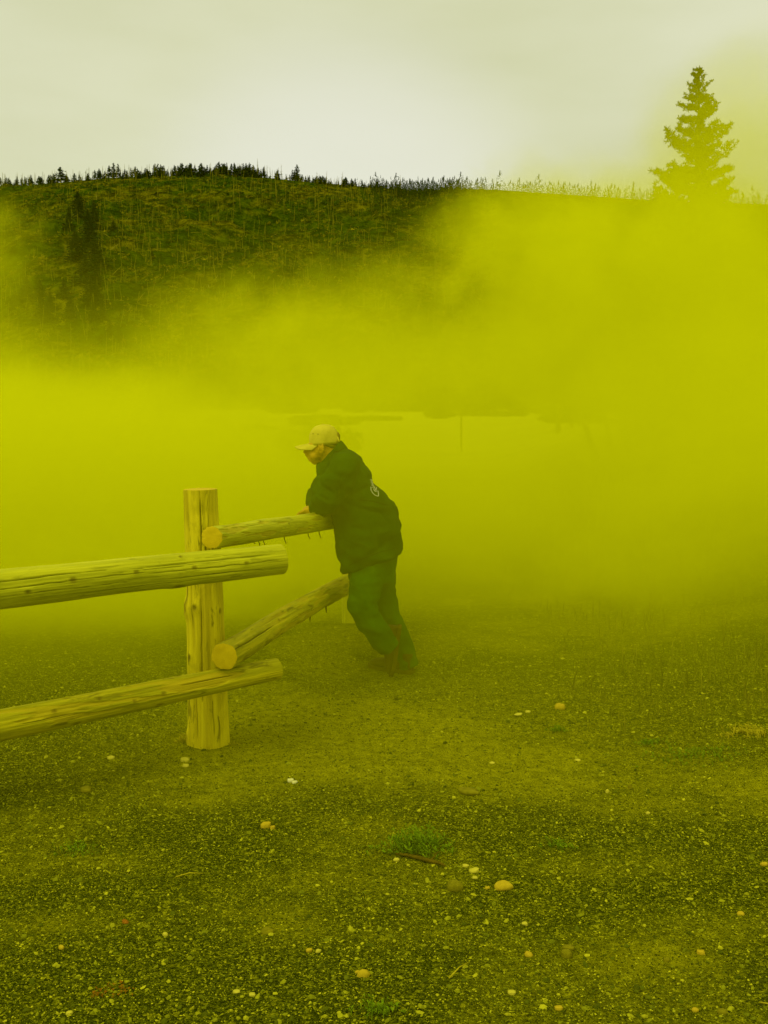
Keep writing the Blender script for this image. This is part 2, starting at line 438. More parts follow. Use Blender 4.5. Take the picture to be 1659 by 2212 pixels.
# fallen logs lying on the slope
lv, lf = tube([(-4, 0, 0), (0, .1, .05), (4, -.05, 0)], [.18, .15, .08], 5); logm = mesh('fallen_log', lv, lf); logm.materials.append(snag_mat)
logs = [(375, 330, 415, 410), (780, 475, 860, 445), (750, 470, 830, 490), (700, 500, 718, 540), (915, 530, 895, 560), (316, 612, 345, 730), (580, 640, 610, 600),
        (460, 220, 512, 266), (510, 440, 545, 445), (830, 500, 860, 480), (990, 500, 1080, 502), (1060, 490, 1090, 430), (640, 720, 720, 712), (810, 640, 818, 672), (875, 570, 880, 600), (530, 740, 570, 755), (436, 632, 462, 634)]
logs = [(a * .5144, b * .5144 + 324, c * .5144, d * .5144 + 324) for a, b, c, d in logs]
for i in range(60):
    a, b = rng.uniform(130, 850), rng.uniform(440, 700); L_ = rng.uniform(10, 26); an = rng.choice([rng.gauss(0, .35), rng.gauss(1.2, .5), rng.gauss(-.9, .5)])
    logs.append((a, b, a + L_ * math.cos(an), b + L_ * math.sin(an)))
LL = ['long pale log leaning down the slope right of the gully', 'pale log slanting up to the right, upper one of a crossed pair', 'pale log slanting down to the right, lower one of a crossed pair', 'short steep pale log below the crossed pair',
      'short pale log slanting left in the green hollow', 'steep pale log in the hazy lower left, beside the gully foot', 'short pale log slanting right near the steam edge at lower left', 'thin pale log high on the slope under the dense ridge trees',
      'short level pale log in the green patch right of the gully', 'small pale log just right below the crossed pair', 'level pale log in the middle of the slope at the steam edge', 'thin steep pale log above the level one in mid slope',
      'level pale log dim in the steam low on the slope', 'tiny upright pale log dim in the steam', 'tiny upright pale log at the top edge of the steam', 'short pale log at the foot of the gully', 'short pale log lying among the gully evergreens']
for li, (a, b, c, d) in enumerate(logs):
    p, q = hill_hit(a, b), hill_hit(c, d)
    if p is None or q is None or (p - q).length > 60: continue
    m_ = (p + q) / 2; dv = (q - p); ln = dv.length
    o = link('fallen_log', logm, loc=m_ + Vector((0, -.2, .35))); o.rotation_mode = 'QUATERNION'; o.rotation_quaternion = dv.to_track_quat('X', 'Z'); o.scale = (ln / 8, 1.0, 1.0)
    if li < len(LL): tag(o, LL[li], 'log'); continue
    tag(o, 'small pale fallen log scattered on the hillside scrub', 'log', 'small fallen logs scattered on the hillside')
# scrub clumps over the slope
def clump(seed, n=9):
    r_ = random.Random(seed); v = []; f = []
    for i in range(n):
        c = Vector((r_.uniform(-.7, .7), r_.uniform(-.7, .7), r_.uniform(.1, .8))); b = len(v)
        for q in range(4): v.append(tuple(c + Vector((r_.uniform(-1, 1), r_.uniform(-1, 1), r_.uniform(-1, 1))) * .38))
        f += [(b, b+1, b+2), (b, b+2, b+3), (b, b+3, b+1), (b+1, b+3, b+2)]
    return mesh('clump', v, f, False)
cl = [clump(k) for k in range(5)]
scrub_a = simple('scrub_green', (.015, .045, .0003), (.08, .13, .0006), .5, .9, 0)
scrub_b = simple('scrub_brown', (.09, .085, .0006), (.30, .26, .0015), .5, .9, 0)
items = []
nr = np.random.RandomState(5)
qx = nr.uniform(-260, 60, 15000); qy = nr.uniform(250, 700, 15000); qx = qx * (qy / 560)
qd = fbm(qx * .03, qy * .03, seed=77, o=3); qz = hill_z(qx, qy)
for x_, y_, d_, z_ in zip(qx, qy, qd, qz):
    if d_ < .44 and rng.random() < .6: continue
    s = rng.uniform(.5, 2.0) * (1.3 if d_ > .6 else 1)
    items.append((rng.choice(cl), Matrix.Translation((x_, y_, z_ - .1)) @ Matrix.Rotation(rng.uniform(0, 6.28), 4, 'Z') @ Matrix.Diagonal((s, s, s * rng.uniform(.6, 1.2), 1)), 0 if rng.random() < .3 + d_ * .75 else 1))
qx = nr.uniform(-260, 60, 3800); qy = nr.uniform(250, 705, 3800); qx = qx * (qy / 560); qd = fbm(qx * .02, qy * .02, seed=78, o=3); qz = hill_z(qx, qy)
pole = mesh('pole', *[np.array(q) if i == 0 else q for i, q in enumerate(tube([(0, 0, 0), (.1, 0, 8)], [.14, .06], 3))])
for i, (x_, y_, d_, z_) in enumerate(zip(qx, qy, qd, qz)):
    if i < 2300 and d_ > .40 + .12 * rng.random():
        s = rng.uniform(.35, .95); items.append((rng.choice(lowcrown), Matrix.Translation((x_, y_, z_ - .3)) @ Matrix.Rotation(rng.uniform(0, 6.28), 4, 'Z') @ Matrix.Diagonal((s * 1.1, s * 1.1, s, 1)), 2))
    elif i >= 2500:
        s = rng.uniform(.35, 1.0); items.append((pole, Matrix.Translation((x_, y_, z_ - .3)) @ Matrix.Rotation(rng.gauss(0, .10), 4, 'Y') @ Matrix.Diagonal((1, 1, s, 1)), 3))
so = link('hillside_scrub', merge_meshes(items, 'hillside_scrub', [scrub_a, scrub_b, needle_dark, snag_mat]))
tag(so, 'scrub, saplings and thin dead poles covering the hillside', 'scrub', kind='stuff')
# conifers in the gully, on the left
gc = []
for k in range(4):
    gc.append((conifer_crown(12, 3.2, 240, 500 + k, .02, .45, .8), trunk_mesh(11.5, .2, 0, 50 + k)))
    gc[-1][0].materials.append(needle_dark if k % 2 else needle_mid); gc[-1][1].materials.append(burnt_mat)
first = {}
gl_ = [(165, 470, 60, 1), (190, 490, 72, 1), (150, 500, 64, 1), (180, 530, 80, 1), (205, 540, 70, 1), (160, 560, 64, 1), (192, 585, 76, 1), (172, 610, 66, 0), (210, 622, 70, 1),
       (195, 650, 66, 1), (222, 662, 60, 1), (210, 690, 60, 1), (236, 700, 56, 1), (226, 728, 52, 1), (250, 742, 46, 1), (178, 455, 50, 1),
       (60, 650, 64, 0), (35, 668, 60, 0), (92, 660, 66, 0), (122, 668, 60, 0), (145, 640, 56, 0), (75, 700, 60, 0), (110, 705, 60, 0), (150, 690, 60, 0), (250, 505, 30, 0), (330, 560, 24, 0), (485, 690, 34, 0), (455, 610, 24, 0)]
GL = ['dark evergreen on the left shoulder of the wooded gully, second from its top', 'tall dark evergreen in the upper gully, right of the shoulder tree', 'dark evergreen at the left edge of the upper gully',
      'largest dark evergreen, in the middle of the upper gully', 'dark evergreen at the right edge of the upper gully', 'dark evergreen at the left edge of the middle gully', 'tall dark evergreen in the centre of the middle gully',
      'mid green conifer where the gully meets the hazy trees at left', 'dark evergreen right of the mid green conifer in the middle gully', 'dark evergreen where the gully begins to narrow', 'dark evergreen right of the narrowing of the gully',
      'dark evergreen in the narrow lower gully, fourth from its foot', 'dark evergreen in the narrow lower gully, third from its foot', 'dark evergreen in the narrow lower gully, second from its foot', 'smallest dark evergreen at the very foot of the gully, half in steam',
      'small dark evergreen at the very top of the wooded gully',
      'hazy green conifer in the upper row at far left, second from the edge', 'hazy green conifer in the upper row at far left, nearest the edge', 'hazy green conifer in the upper row at left, third from the edge', 'hazy green conifer in the upper row at left, fourth from the edge',
      'hazy green conifer beside the gully, last of the upper left row', 'hazy green conifer in the lower row at left, nearest the edge', 'hazy green conifer in the lower row at left, second from the edge', 'hazy green conifer in the lower row at left, beside the gully',
      'small lone conifer on the open slope right of the upper gully', 'tiny lone conifer on the open slope near the crossed fallen logs', 'small conifer at the lower middle of the slope, dim in the steam', 'tiny conifer above the small dim one on the lower slope']
for px, py, hp, dk in gl_:
    p = hill_hit(px + rng.uniform(-16, 16), py + rng.uniform(-6, 6))
    if p is None: continue
    k = rng.choice([0, 1, 2, 3, 3, 1] if dk else [0, 2]); s = hp * rng.uniform(.75, 1.2) / FPX * p.y / 12
    t = empty('gully_conifer', p - Vector((0, 0, .5))); t.scale = (s * rng.uniform(1.2, 2.0),) * 2 + (s * .9,); t.rotation_euler = (0, 0, rng.uniform(0, 6))
    link('crown', gc[k][0], parent=t); link('trunk', gc[k][1], parent=t)
    tag(t, GL[gl_.index((px, py, hp, dk))], 'tree')

# ================================================================== big pine on the right
def big_pine():
    """height 20 m; origin at the foot"""
    rs = np.random.RandomState(4); H = 20.0
    v, f = [], []
    pts = [(0.10 * math.sin(t * 3), 0.05 * math.cos(t * 4), H * t) for t in np.linspace(0, 1, 16)]
    tube(pts, [.30 * (1 - t) ** .8 + .02 for t in np.linspace(0, 1, 16)], 10, v, f)
    t_me = mesh('trunk', v, f)
    bv, bf = [], []; cen = []
    nb = 190
    for i in range(nb):
        t = .24 + .75 * (i / nb) ** .85; z = H * t
        a = rs.uniform(0, 2 * math.pi)
        prof = np.interp(t, [.2, .35, .5, .65, .70, .78, .83, .90, .96, 1.0], [2.6, 3.3, 3.2, 2.65, 2.35, 2.05, 1.4, 1.0, .5, .1])
        reach = prof * rs.choice([.5, .72, .9, 1.08], p=[.2, .3, .35, .15])
        if rs.rand() < .06: reach *= 1.18
        dz1 = reach * rs.uniform(-.18, .12); dz2 = reach * rs.uniform(.10, .55)
        n = 7; path = []
        da = rs.uniform(-.25, .25)
        for q in range(n):
            u = q / (n - 1); aa = a + da * u
            path.append((math.cos(aa) * reach * u, math.sin(aa) * reach * u, z + dz1 * math.sin(u * 2.2) + dz2 * u * u))
        tube(path, [.055 * (1 - .75 * u) * (.5 + .5 * reach / 2.6) for u in np.linspace(0, 1, n)], 4, bv, bf)
        for u in np.linspace(.30, 1.0, max(3, int(reach * 8))):
            k = min(int(u * (n-1)), n-2); fr = u * (n-1) - k
            p = np.array(path[k]) * (1 - fr) + np.array(path[k+1]) * fr
            for w_ in range(3 if u < .95 else 2):
                sp_ = .10 + .36 * (reach / 2.6) * (1.1 - u * .6)
                off = rs.normal(0, 1, 3) * sp_ * .85 * np.array([1, 1, .40]) + np.array([0, 0, .06])
                q = p + off * .7
                if np.linalg.norm(off) > .2: tube([tuple(p), tuple(q)], [.014, .008], 3, bv, bf, False)
                cen.append((*q, rs.uniform(.12, .24) * (.6 + .45 * reach / 2.6)))
    b_me = mesh('limbs', bv, bf)
    cen = np.array(cen); m = 18
    d = rs.normal(0, 1, (len(cen), m, 3)); d /= np.linalg.norm(d, axis=2, keepdims=True); d[..., 2] = d[..., 2] * .8 + .25
    base = cen[:, None, :3] + d * .03
    tip = cen[:, None, :3] + d * cen[:, 3][:, None, None] * rs.uniform(.7, 1.2, (len(cen), m, 1))
    side = np.cross(d, rs.normal(0, 1, d.shape)); side /= np.linalg.norm(side, axis=2, keepdims=True)
    wv = side * .024
    V = np.stack([base - wv, base + wv, tip + wv * .5, tip - wv * .5], 2).reshape(-1, 3)
    Fq = np.arange(len(V)).reshape(-1, 4)
    return t_me, b_me, mesh('crown', V, Fq, False)
tm_, bm_, cm_ = big_pine()
pine_needles = simple('pine_needles', (.11, .12, .001), (.22, .225, .003), 2.0, .8, 0)
pine_bark = simple('pine_bark', (.06, .05, .001), (.16, .12, .003), 6.0, .9, .6, .02, (1, 1, .3))
PT = P(1510, 150, 57); PT.z = 0
pine = empty('pine_tree', PT); zt = P(1510, 150, 57).z
pine.scale = (zt / 20 * .90, zt / 20 * .90, zt / 20 * 1.01)
link('crown', cm_, pine_needles, pine); tr_ = link('trunk', tm_, pine_bark, pine); link('limb', bm_, pine_bark, tr_)
tag(pine, 'tall ragged pine rising out of the steam at right', 'tree')
# second, lower pine whose tops merge at its right foot
p2 = empty('pine_tree', Vector((P(1590, 400, 64).x, 64, 0))); s2 = .60
p2.scale = (s2, s2, s2 * .98); p2.rotation_euler = (0, 0, 2.1)
link('crown', cm_, pine_needles, p2); tr2 = link('trunk', tm_, pine_bark, p2); link('limb', bm_, pine_bark, tr2)
tag(p2, 'lower pine half lost in steam at the right foot of the tall pine', 'tree')

# faint trunks and stakes standing out on the flats
def trunk_thing(name, pxb, pyb, pxt, pyt, wpx, label, cat, depth, mat, group=None, seed=0):
    b = P(pxb, pyb, depth); b.z = float(ground_z(b.x, b.y)); b.x = P(pxb, pyb, depth).x
    t = P(pxt, pyt, depth); v, f = [], []; n = 7; r_ = random.Random(seed); rad = wpx / 2 / FPX * depth
    pts = []
    for i in range(n):
        u = i / (n - 1); q = b.lerp(t, u); pts.append((q.x - b.x + r_.uniform(-.3, .3) * rad, r_.uniform(-.2, .2) * rad, q.z - b.z - (.1 if i == 0 else 0)))
    tube(pts, [rad * (1.15 - .35 * i / (n - 1)) for i in range(n)], 8, v, f)
    if cat == 'tree':
        for j in range(5):
            u = r_.uniform(.4, 1); q = Vector(pts[0]).lerp(Vector(pts[-1]), u); a = r_.uniform(0, 6.28); l = rad * r_.uniform(3, 7)
            tube([tuple(q), tuple(q + Vector((math.cos(a) * l, math.sin(a) * l, l * .3)))], [rad * .2, rad * .06], 4, v, f)
    o = link(name, mesh(name, v, f), mat, loc=b); tag(o, label, cat, group); return o
dead = simple('weathered_trunk', (.05, .05, .001), (.11, .10, .002), 4.0, .9, .4, .02, (1, 1, .3))
trunk_thing('wooden_stake', 997, 936, 996, 882, 4, 'thin dark stake standing alone on the pale flats behind the man', 'stake', 34, dead)
trunk_thing('dead_tree', 1205, 940, 1207, 872, 10, 'short thick dead trunk, leftmost of the faint trunks right of the stake', 'tree', 32, dead, seed=1)
trunk_thing('dead_tree', 1235, 938, 1235, 870, 5, 'slim upright trunk between the thick trunk and the leaning one', 'tree', 33, dead, seed=2)
trunk_thing('dead_tree', 1251, 940, 1250, 868, 5, 'slim trunk just left of the long leaning trunk', 'tree', 33, dead, seed=3)
trunk_thing('dead_tree', 1290, 1010, 1258, 905, 12, 'long trunk leaning left with a broken top', 'tree', 20, dead, seed=4)
trunk_thing('dead_tree', 1322, 1000, 1300, 880, 8, 'leaning trunk right of the broken leaning one', 'tree', 21, dead, seed=5)
trunk_thing('dead_tree', 1362, 1010, 1335, 880, 10, 'rightmost leaning trunk beside the shrubby bank', 'tree', 20, dead, seed=6)

# ================================================================== log fence
log_n = 168
def make_log(name, A, B, rA, rB, seed, mat, parent, cracks=(), knots=(), peel=None, flats=0.03, ribs=.0, extra=None, nseg=220, cap=None, capA=True, capB=True, dents=()):
    """a log along its own z axis from A to B; cracks=(angle, t0, t1, width m, depth m)"""
    A, B = Vector(A), Vector(B); D = B - A; ln = D.length
    t = np.linspace(0, 1, nseg); a = np.linspace(0, 2*math.pi, log_n, endpoint=False)
    T, AA = np.meshgrid(t, a, indexing='ij'); r0 = rA + (rB - rA) * T
    cx, sx = np.cos(AA), np.sin(AA); zz = T * ln
    r = r0 * (1 + flats * (vn(cx*1.3+5, sx*1.3, zz*1.4, seed) - .5) * 2 + .10 * (fbm(cx*2, sx*2, zz*3.2, seed+1) - .5) + .05 * (fbm(cx*9, sx*9, zz*3.0, seed+2) - .5))
    r = r + ribs * (fbm(cx*16, sx*16, zz*2.0, seed+4) - .5)
    ck = np.zeros_like(r); kn = np.zeros_like(r); pl = np.zeros_like(r)
    for (ca, c0, c1, cw, cdp) in cracks:
        wob = ca + .10 * (fbm(zz*2.4 + ca*3, zz*0+ca, None, seed+5) - .5)*2 + .05*(vn(zz*22, zz*0+ca, None, seed+6)-.5)
        da = np.angle(np.exp(1j*(AA - wob))); dist = np.abs(da) * r0
        wd = cw * np.sqrt(np.clip((T-c0)/(c1-c0+1e-6)*4, 0, 1)) * np.sqrt(np.clip((c1-T)/(c1-c0+1e-6)*4, 0, 1)) * (.6+.7*vn(zz*9, zz*0, None, seed+7))
        m_ = np.exp(-(dist/np.maximum(wd, 1e-5))**2) * (wd > 1e-4)
        ck = np.maximum(ck, m_); r = r - m_*cdp
    for (ka, kt, ks, kh) in knots:
        da = np.angle(np.exp(1j*(AA-ka)))*r0; dz = (T-kt)*ln; q = (da/ks)**2+(dz/(ks*1.25))**2
        r = r + kh*np.exp(-q) - kh*.9*np.exp(-q*7); kn = np.maximum(kn, np.exp(-q*2.2))
    if peel is not None:
        pl = peel(T, AA, zz, r0); r = r - pl*.006
    for (ka, kt, ks, dp) in dents:
        da = np.angle(np.exp(1j*(AA-ka)))*r0; dz = (T-kt)*ln; r = r - dp*np.exp(-(da/.07)**2-(dz/ks)**2)
    bx, by = (vn(zz*1.1+seed, zz*0, None, seed+11)-.5)*.030, (vn(zz*1.0, zz*0+seed, None, seed+12)-.5)*.030
    V = np.stack([r*cx+bx, r*sx+by, zz], -1).reshape(-1, 3)
    idx = np.arange(nseg*log_n).reshape(nseg, log_n); j = np.roll(idx, -1, axis=1)
    Fq = np.stack([idx[:-1], j[:-1], j[1:], idx[1:]], -1).reshape(-1, 4)
    me = mesh(name, V, Fq, attrs={'crack': ck.ravel(), 'knot': kn.ravel(), 'peel': pl.ravel()})
    me.materials.append(mat)
    o = bpy.data.objects.new(name, me); COL.objects.link(o); o.parent = parent
    z = D.normalized(); xax = Vector((1, 0, 0)) if abs(z.z) > .8 else Vector((0, 0, 1)).cross(z).normalized()
    yax = z.cross(xax).normalized(); xax = yax.cross(z)
    M = Matrix((xax, yax, z)).transposed().to_4x4(); M.translation = A
    o.matrix_world = parent.matrix_world.inverted() @ M if False else M
    # cut ends: slightly uneven sawn faces, one object each
    for flag, row, zc, sgn in ((capA, 0, 0.0, -1), (capB, nseg-1, ln, 1)):
        if not flag: continue
        ring = V.reshape(nseg, log_n, 3)[row]; vs = []; fs = []; K = 10
        for q in range(K):
            s_ = 1 - q/K; s_ = s_*(.995 if q == 0 else 1)
            cc = ring.copy(); cm_0 = cc[:, :2].mean(0); cc[:, :2] = cm_0 + (cc[:, :2]-cm_0)*s_; bul = (.004*(1-s_**4) if q else 0)
            cc[:, 2] = ring[:, 2] + sgn*(bul + .0015*(vn(cc[:,0]*80, cc[:,1]*80, None, seed+9)-.5)*(q > 0)); vs.append(cc)
        vs = np.concatenate(vs + [np.array([[*V.reshape(nseg, log_n, 3)[row][:, :2].mean(0), zc + sgn*.004]])])
        for q in range(K-1):
            for k in range(log_n):
                k2 = (k+1) % log_n; f_ = (q*log_n+k, q*log_n+k2, (q+1)*log_n+k2, (q+1)*log_n+k)
                fs.append(f_ if sgn > 0 else f_[::-1])
        for k in range(log_n):
            f_ = ((K-1)*log_n+k, (K-1)*log_n+(k+1) % log_n, K*log_n); fs.append(f_ if sgn > 0 else f_[::-1])
        ce = mesh('cut_end', vs, fs); ce.materials.append(cap or END); co = bpy.data.objects.new('cut_end', ce); COL.objects.link(co); co.parent = o
    return o

def wood(name, c_dark, c_mid, c_pale, streaky=1.0, fleck=.5, rough=.8):
    b = MB(name, rough, .2)
    g1 = b.noise(42, (1, 1, .045), 6, .65); g2 = b.noise(9, (1, 1, .16), 5, .6); g3 = b.noise(3.2, (1, 1, .6), 4, .6)
    fl = b.noise(26, (1, 1, .22), 4, .6, .6); pt_ = b.noise(7, (1, 1, .5), 5, .7, .5)
    c = b.ramp(g1, (.30, c_dark), (.5, c_mid), (.72, c_pale))
    c = b.mix(b.math('MULTIPLY', b.fac(g2, .45, .65), .45*streaky), c, c_dark)
    c = b.mix(b.math('MULTIPLY', b.fac(g3, .48, .60), .55), c, c_pale)
    c = b.mix(b.math('MULTIPLY', b.fac(fl, .58, .66), fleck), c, (.045, .038, .001))
    c = b.mix(b.math('MULTIPLY', b.fac(pt_, .56, .62), .30), c, tuple(q * .75 for q in c_dark))
    c = b.mix(b.math('MULTIPLY', b.attr('peel'), .9), c, b.ramp(g1, (.3, (.36, .28, .003)), (.7, (.55, .44, .006))))
    c = b.mix(b.math('MULTIPLY', b.fac(b.attr('knot'), .25, .9), .75), c, (.11, .075, .002))
    c = b.mix(b.math('MULTIPLY', b.fac(b.attr('crack'), .3, .9), .7), c, (.02, .017, .0005))
    b.color(c); h = b.math('ADD', g1, b.math('MULTIPLY', g2, .7)); b.bump(h, .55, .006); return b.m
W_POST = wood('peeled_post_wood', (.46, .38, .003), (.68, .57, .005), (.82, .71, .008), .4, .65)
W_GREY = wood('weathered_grey_log', (.28, .285, .003), (.46, .46, .005), (.62, .60, .010), .6, .3)
W_BARK = wood('flaking_log', (.20, .19, .0015), (.40, .37, .003), (.60, .52, .005), .8, .6)
eb = MB('sawn_end_grain', .8, .2)
wv = eb.n('ShaderNodeTexWave'); wv.wave_type = 'RINGS'; wv.rings_direction = 'Z'; wv.inputs['Scale'].default_value = 42; wv.inputs['Distortion'].default_value = 1.2; wv.inputs['Detail'].default_value = 3
eb.l(eb.coord(), wv.inputs['Vector'])
en = eb.noise(30, detail=5)
ec = eb.mix(eb.math('MULTIPLY', wv.outputs[0], .30), (.58, .43, .003), (.42, .29, .002)); ec = eb.mix(eb.fac(en, .4, .75), ec, (.64, .48, .004))
eb.color(ec); eb.bump(en, .4, .003); END = eb.m

fence = empty('log_fence', (0, 0, 0))
tag(fence, 'corner of a rustic peeled log fence with posts and round rails', 'fence')
# near post
pb = P(446, 1613, 4.78); pt = P(430, 1057, 4.80)
def post_peel(T, AA, zz, r0): return sstep(.58, .7, fbm(np.cos(AA)*2, np.sin(AA)*2, zz*1.2, 91)) * .6
make_log('post', (pb.x+.004, 4.78, -.25), (pt.x, 4.80, pt.z), .098, .079, 61, W_POST, fence,
         cracks=((-1.50, .72, 1.0, .0035, .012), (-1.62, .32, .66, .0030, .010), (-2.15, .55, .72, .002, .006), (-1.95, .2, .36, .003, .01), (-.95, .75, 1.0, .0015, .004), (-1.1, .2, .33, .002, .006), (-2.3, .82, .99, .0015, .005)),
         knots=((-1.95, .63, .024, .012), (-2.75, .62, .034, .018), (-.55, .615, .02, .008), (-1.35, .835, .018, .006), (-2.4, .47, .022, .008), (-2.9, .2, .03, .012), (-1.75, .40, .015, .005), (-1.3, .86, .022, -.004)),
         peel=post_peel, flats=.06, ribs=.006, dents=((-1.2, .93, .03, .004),))
# far post, behind the man
fp = P(764, 1352, 6.9); fz = float(ground_z(fp.x, 6.9))
fp = P(762, 1352, 7.2); fz = float(ground_z(fp.x, 7.2))
make_log('post', (fp.x, 7.2, fz-.2), (fp.x, 7.2, 1.12), .080, .074, 71, W_GREY, fence, cracks=((-1.6, .3, .9, .003, .01),), knots=((-1.4, .5, .02, .006),), nseg=90)
# post off the left edge of the view that carries the near rails
make_log('post', (-3.02, 3.42, -.25), (-3.02, 3.42, 1.2), .09, .08, 81, W_POST, fence, nseg=90)
# near upper rail
a_, b_ = P(605, 1206, 4.72), P(0, 1277, 4.08); dd = (b_ - a_)
rail1 = make_log('rail', a_, a_ + dd * 1.95, .070, .084, 101, W_GREY, fence,
         cracks=((0, 0, 0, 0, 0),), flats=.045, ribs=.003,
         knots=()) if False else None
K = math.pi
def rail(A, B, rA, rB, seed, mat, **k): return make_log('rail', A, B, rA, rB, seed, mat, fence, **k)
# in a rail's frame the side towards the viewpoint is found from its axes
def face_angle(A, B, up=0.0):
    A, B = Vector(A), Vector(B); z = (B-A).normalized(); xax = Vector((0, 0, 1)).cross(z).normalized(); yax = z.cross(xax).normalized()
    tow = (Vector((0, 0, EYE)) - (A+B)/2); tow.z = 0; tow.normalize()
    tow = (tow*math.cos(up) + Vector((0, 0, 1))*math.sin(up))
    return math.atan2(tow.dot(yax), tow.dot(xax))
A1 = a_; B1 = a_ + dd*1.95; f1 = lambda u: face_angle(A1, a_+dd, u)
rail(A1, B1, .068, .088, 101, W_GREY,
     cracks=((f1(.50), .02, .30, .0022, .007), (f1(.12), .0, .27, .0018, .006), (f1(-.35), .05, .24, .0022, .007), (f1(.22), .27, .55, .0020, .006), (f1(.62), .34, .62, .0028, .010), (f1(-.2), .3, .5, .0014, .004),
             (f1(.35), .12, .33, .0012, .004), (f1(-.62), .10, .42, .0014, .004), (f1(.05), .52, .8, .003, .01), (f1(.8), .0, .2, .0012, .003)),
     knots=((f1(.15), .085, .014, .007), (f1(.18), .185, .017, .006), (f1(.28), .29, .016, .006), (f1(.22), .40, .022, .006), (f1(-.1), .475, .018, .008), (f1(.95), .205, .013, .008), (f1(-1.1), .21, .04, .009)), flats=.045, ribs=.002)
# near lower rail
a2_, b2_ = P(603, 1447, 4.74), P(0, 1570, 4.05); d2_ = b2_ - a2_
def peel2(T, AA, zz, r0):
    c = face_angle(a2_, b2_, .5); da = np.angle(np.exp(1j*(AA-c)))
    edge = .62 + .30*(fbm(zz*9, zz*0, None, 7, 5)-.5)*2
    m_ = sstep(.05, -.05, np.abs(da) - edge*np.clip(1-np.abs((T-.165)/.085)**3, 0, 1)) * (np.abs(T-.165) < .085)
    fl = sstep(.56, .60, fbm(np.cos(AA)*3+zz*5, np.sin(AA)*3, zz*4, 15)) * (da > -.9) * (T > .2) * .75
    return np.maximum(m_, fl * sstep(1.3, .7, np.abs(da)))
f2 = lambda u: face_angle(a2_, b2_, u)
rail(a2_, a2_ + d2_*1.9, .050, .072, 131, W_BARK, peel=peel2, flats=.05, ribs=.006,
     cracks=((f2(.55), .10, .21, .003, .010), (f2(.9), .24, .34, .002, .006), (f2(.1), .4, .5, .002, .005)),
     knots=((f2(.1), .30, .012, .006), (f2(.2), .245, .016, .005), (f2(.75), .36, .016, .007), (f2(.5), .44, .016, .006)))
# far upper rail: its cut end faces the viewpoint at the near post
a3_, b3_ = P(462, 1155, 4.60), P(715, 1129, 6.34); d3_ = b3_ - a3_
f3 = lambda u: face_angle(a3_, b3_, u)
def peel3(T, AA, zz, r0): return sstep(.60, .63, fbm(np.cos(AA)*2.5, np.sin(AA)*2.5, zz*5, 17)) * .7
rail(a3_, a3_ + d3_*1.5, .0505, .060, 151, W_GREY, peel=peel3, flats=.04, ribs=.004,
     cracks=((f3(-.5), .02, .2, .0015, .004), (f3(.4), .1, .3, .0015, .004)),
     knots=((f3(.7), .20, .016, .008), (f3(.3), .56, .016, .010), (f3(.2), .33, .012, .005), (f3(.1), .50, .012, .004)))
# far lower rail
a4_, b4_ = P(480, 1411, 4.55), P(752, 1262, 6.70); d4_ = b4_ - a4_
f4 = lambda u: face_angle(a4_, b4_, u)
def peel4(T, AA, zz, r0): return np.maximum(sstep(.52, .56, fbm(np.cos(AA)*3, np.sin(AA)*3, zz*7, 19, 5)) * .8 * sstep(.1, .3, T), sstep(.12, .05, T) * .15)
rail(a4_, a4_ + d4_*1.2, .060, .064, 171, W_BARK, peel=peel4, flats=.045, ribs=.007,
     cracks=((f4(.22), .0, .20, .0040, .012), (f4(-.3), .2, .4, .002, .006)),
     knots=((f4(.3), .24, .014, .008), (f4(-.2), .4, .016, .007), (f4(.5), .62, .018, .010), (f4(.2), .78, .016, .008)))
# shreds of bark hanging under the far upper rail, twig stubs under the lower one
shred = simple('bark_shred', (.06, .055, .001), (.14, .12, .002), 30, .9, .2)
for px, py, d_, ln in ((556, 1160, 5.2, .05), (566, 1160, 5.25, .04), (612, 1156, 5.6, .045), (664, 1151, 6.0, .035), (688, 1148, 6.15, .04), (544, 1162, 5.1, .03)):
    p = P(px, py, d_); v, f = tube([(0, 0, .03), (.005, .003, -ln*.4), (.014, 0, -ln), (.022, 0, -ln*.85)], [.004, .003, .002, .001], 5)
    link('bark_shred', mesh('bark_shred', v, f), shred, fence, p)
for px, py, d_, a in ((704, 1311, 6.15, .2), (670, 1330, 5.9, -.1)):
    p = P(px, py, d_); v, f = tube([(0, .0, .05), (.0, 0, 0), (.012*a, 0, -.035)], [.008, .006, .003], 5); link('twig_stub', mesh('twig_stub', v, f), shred, fence, p)

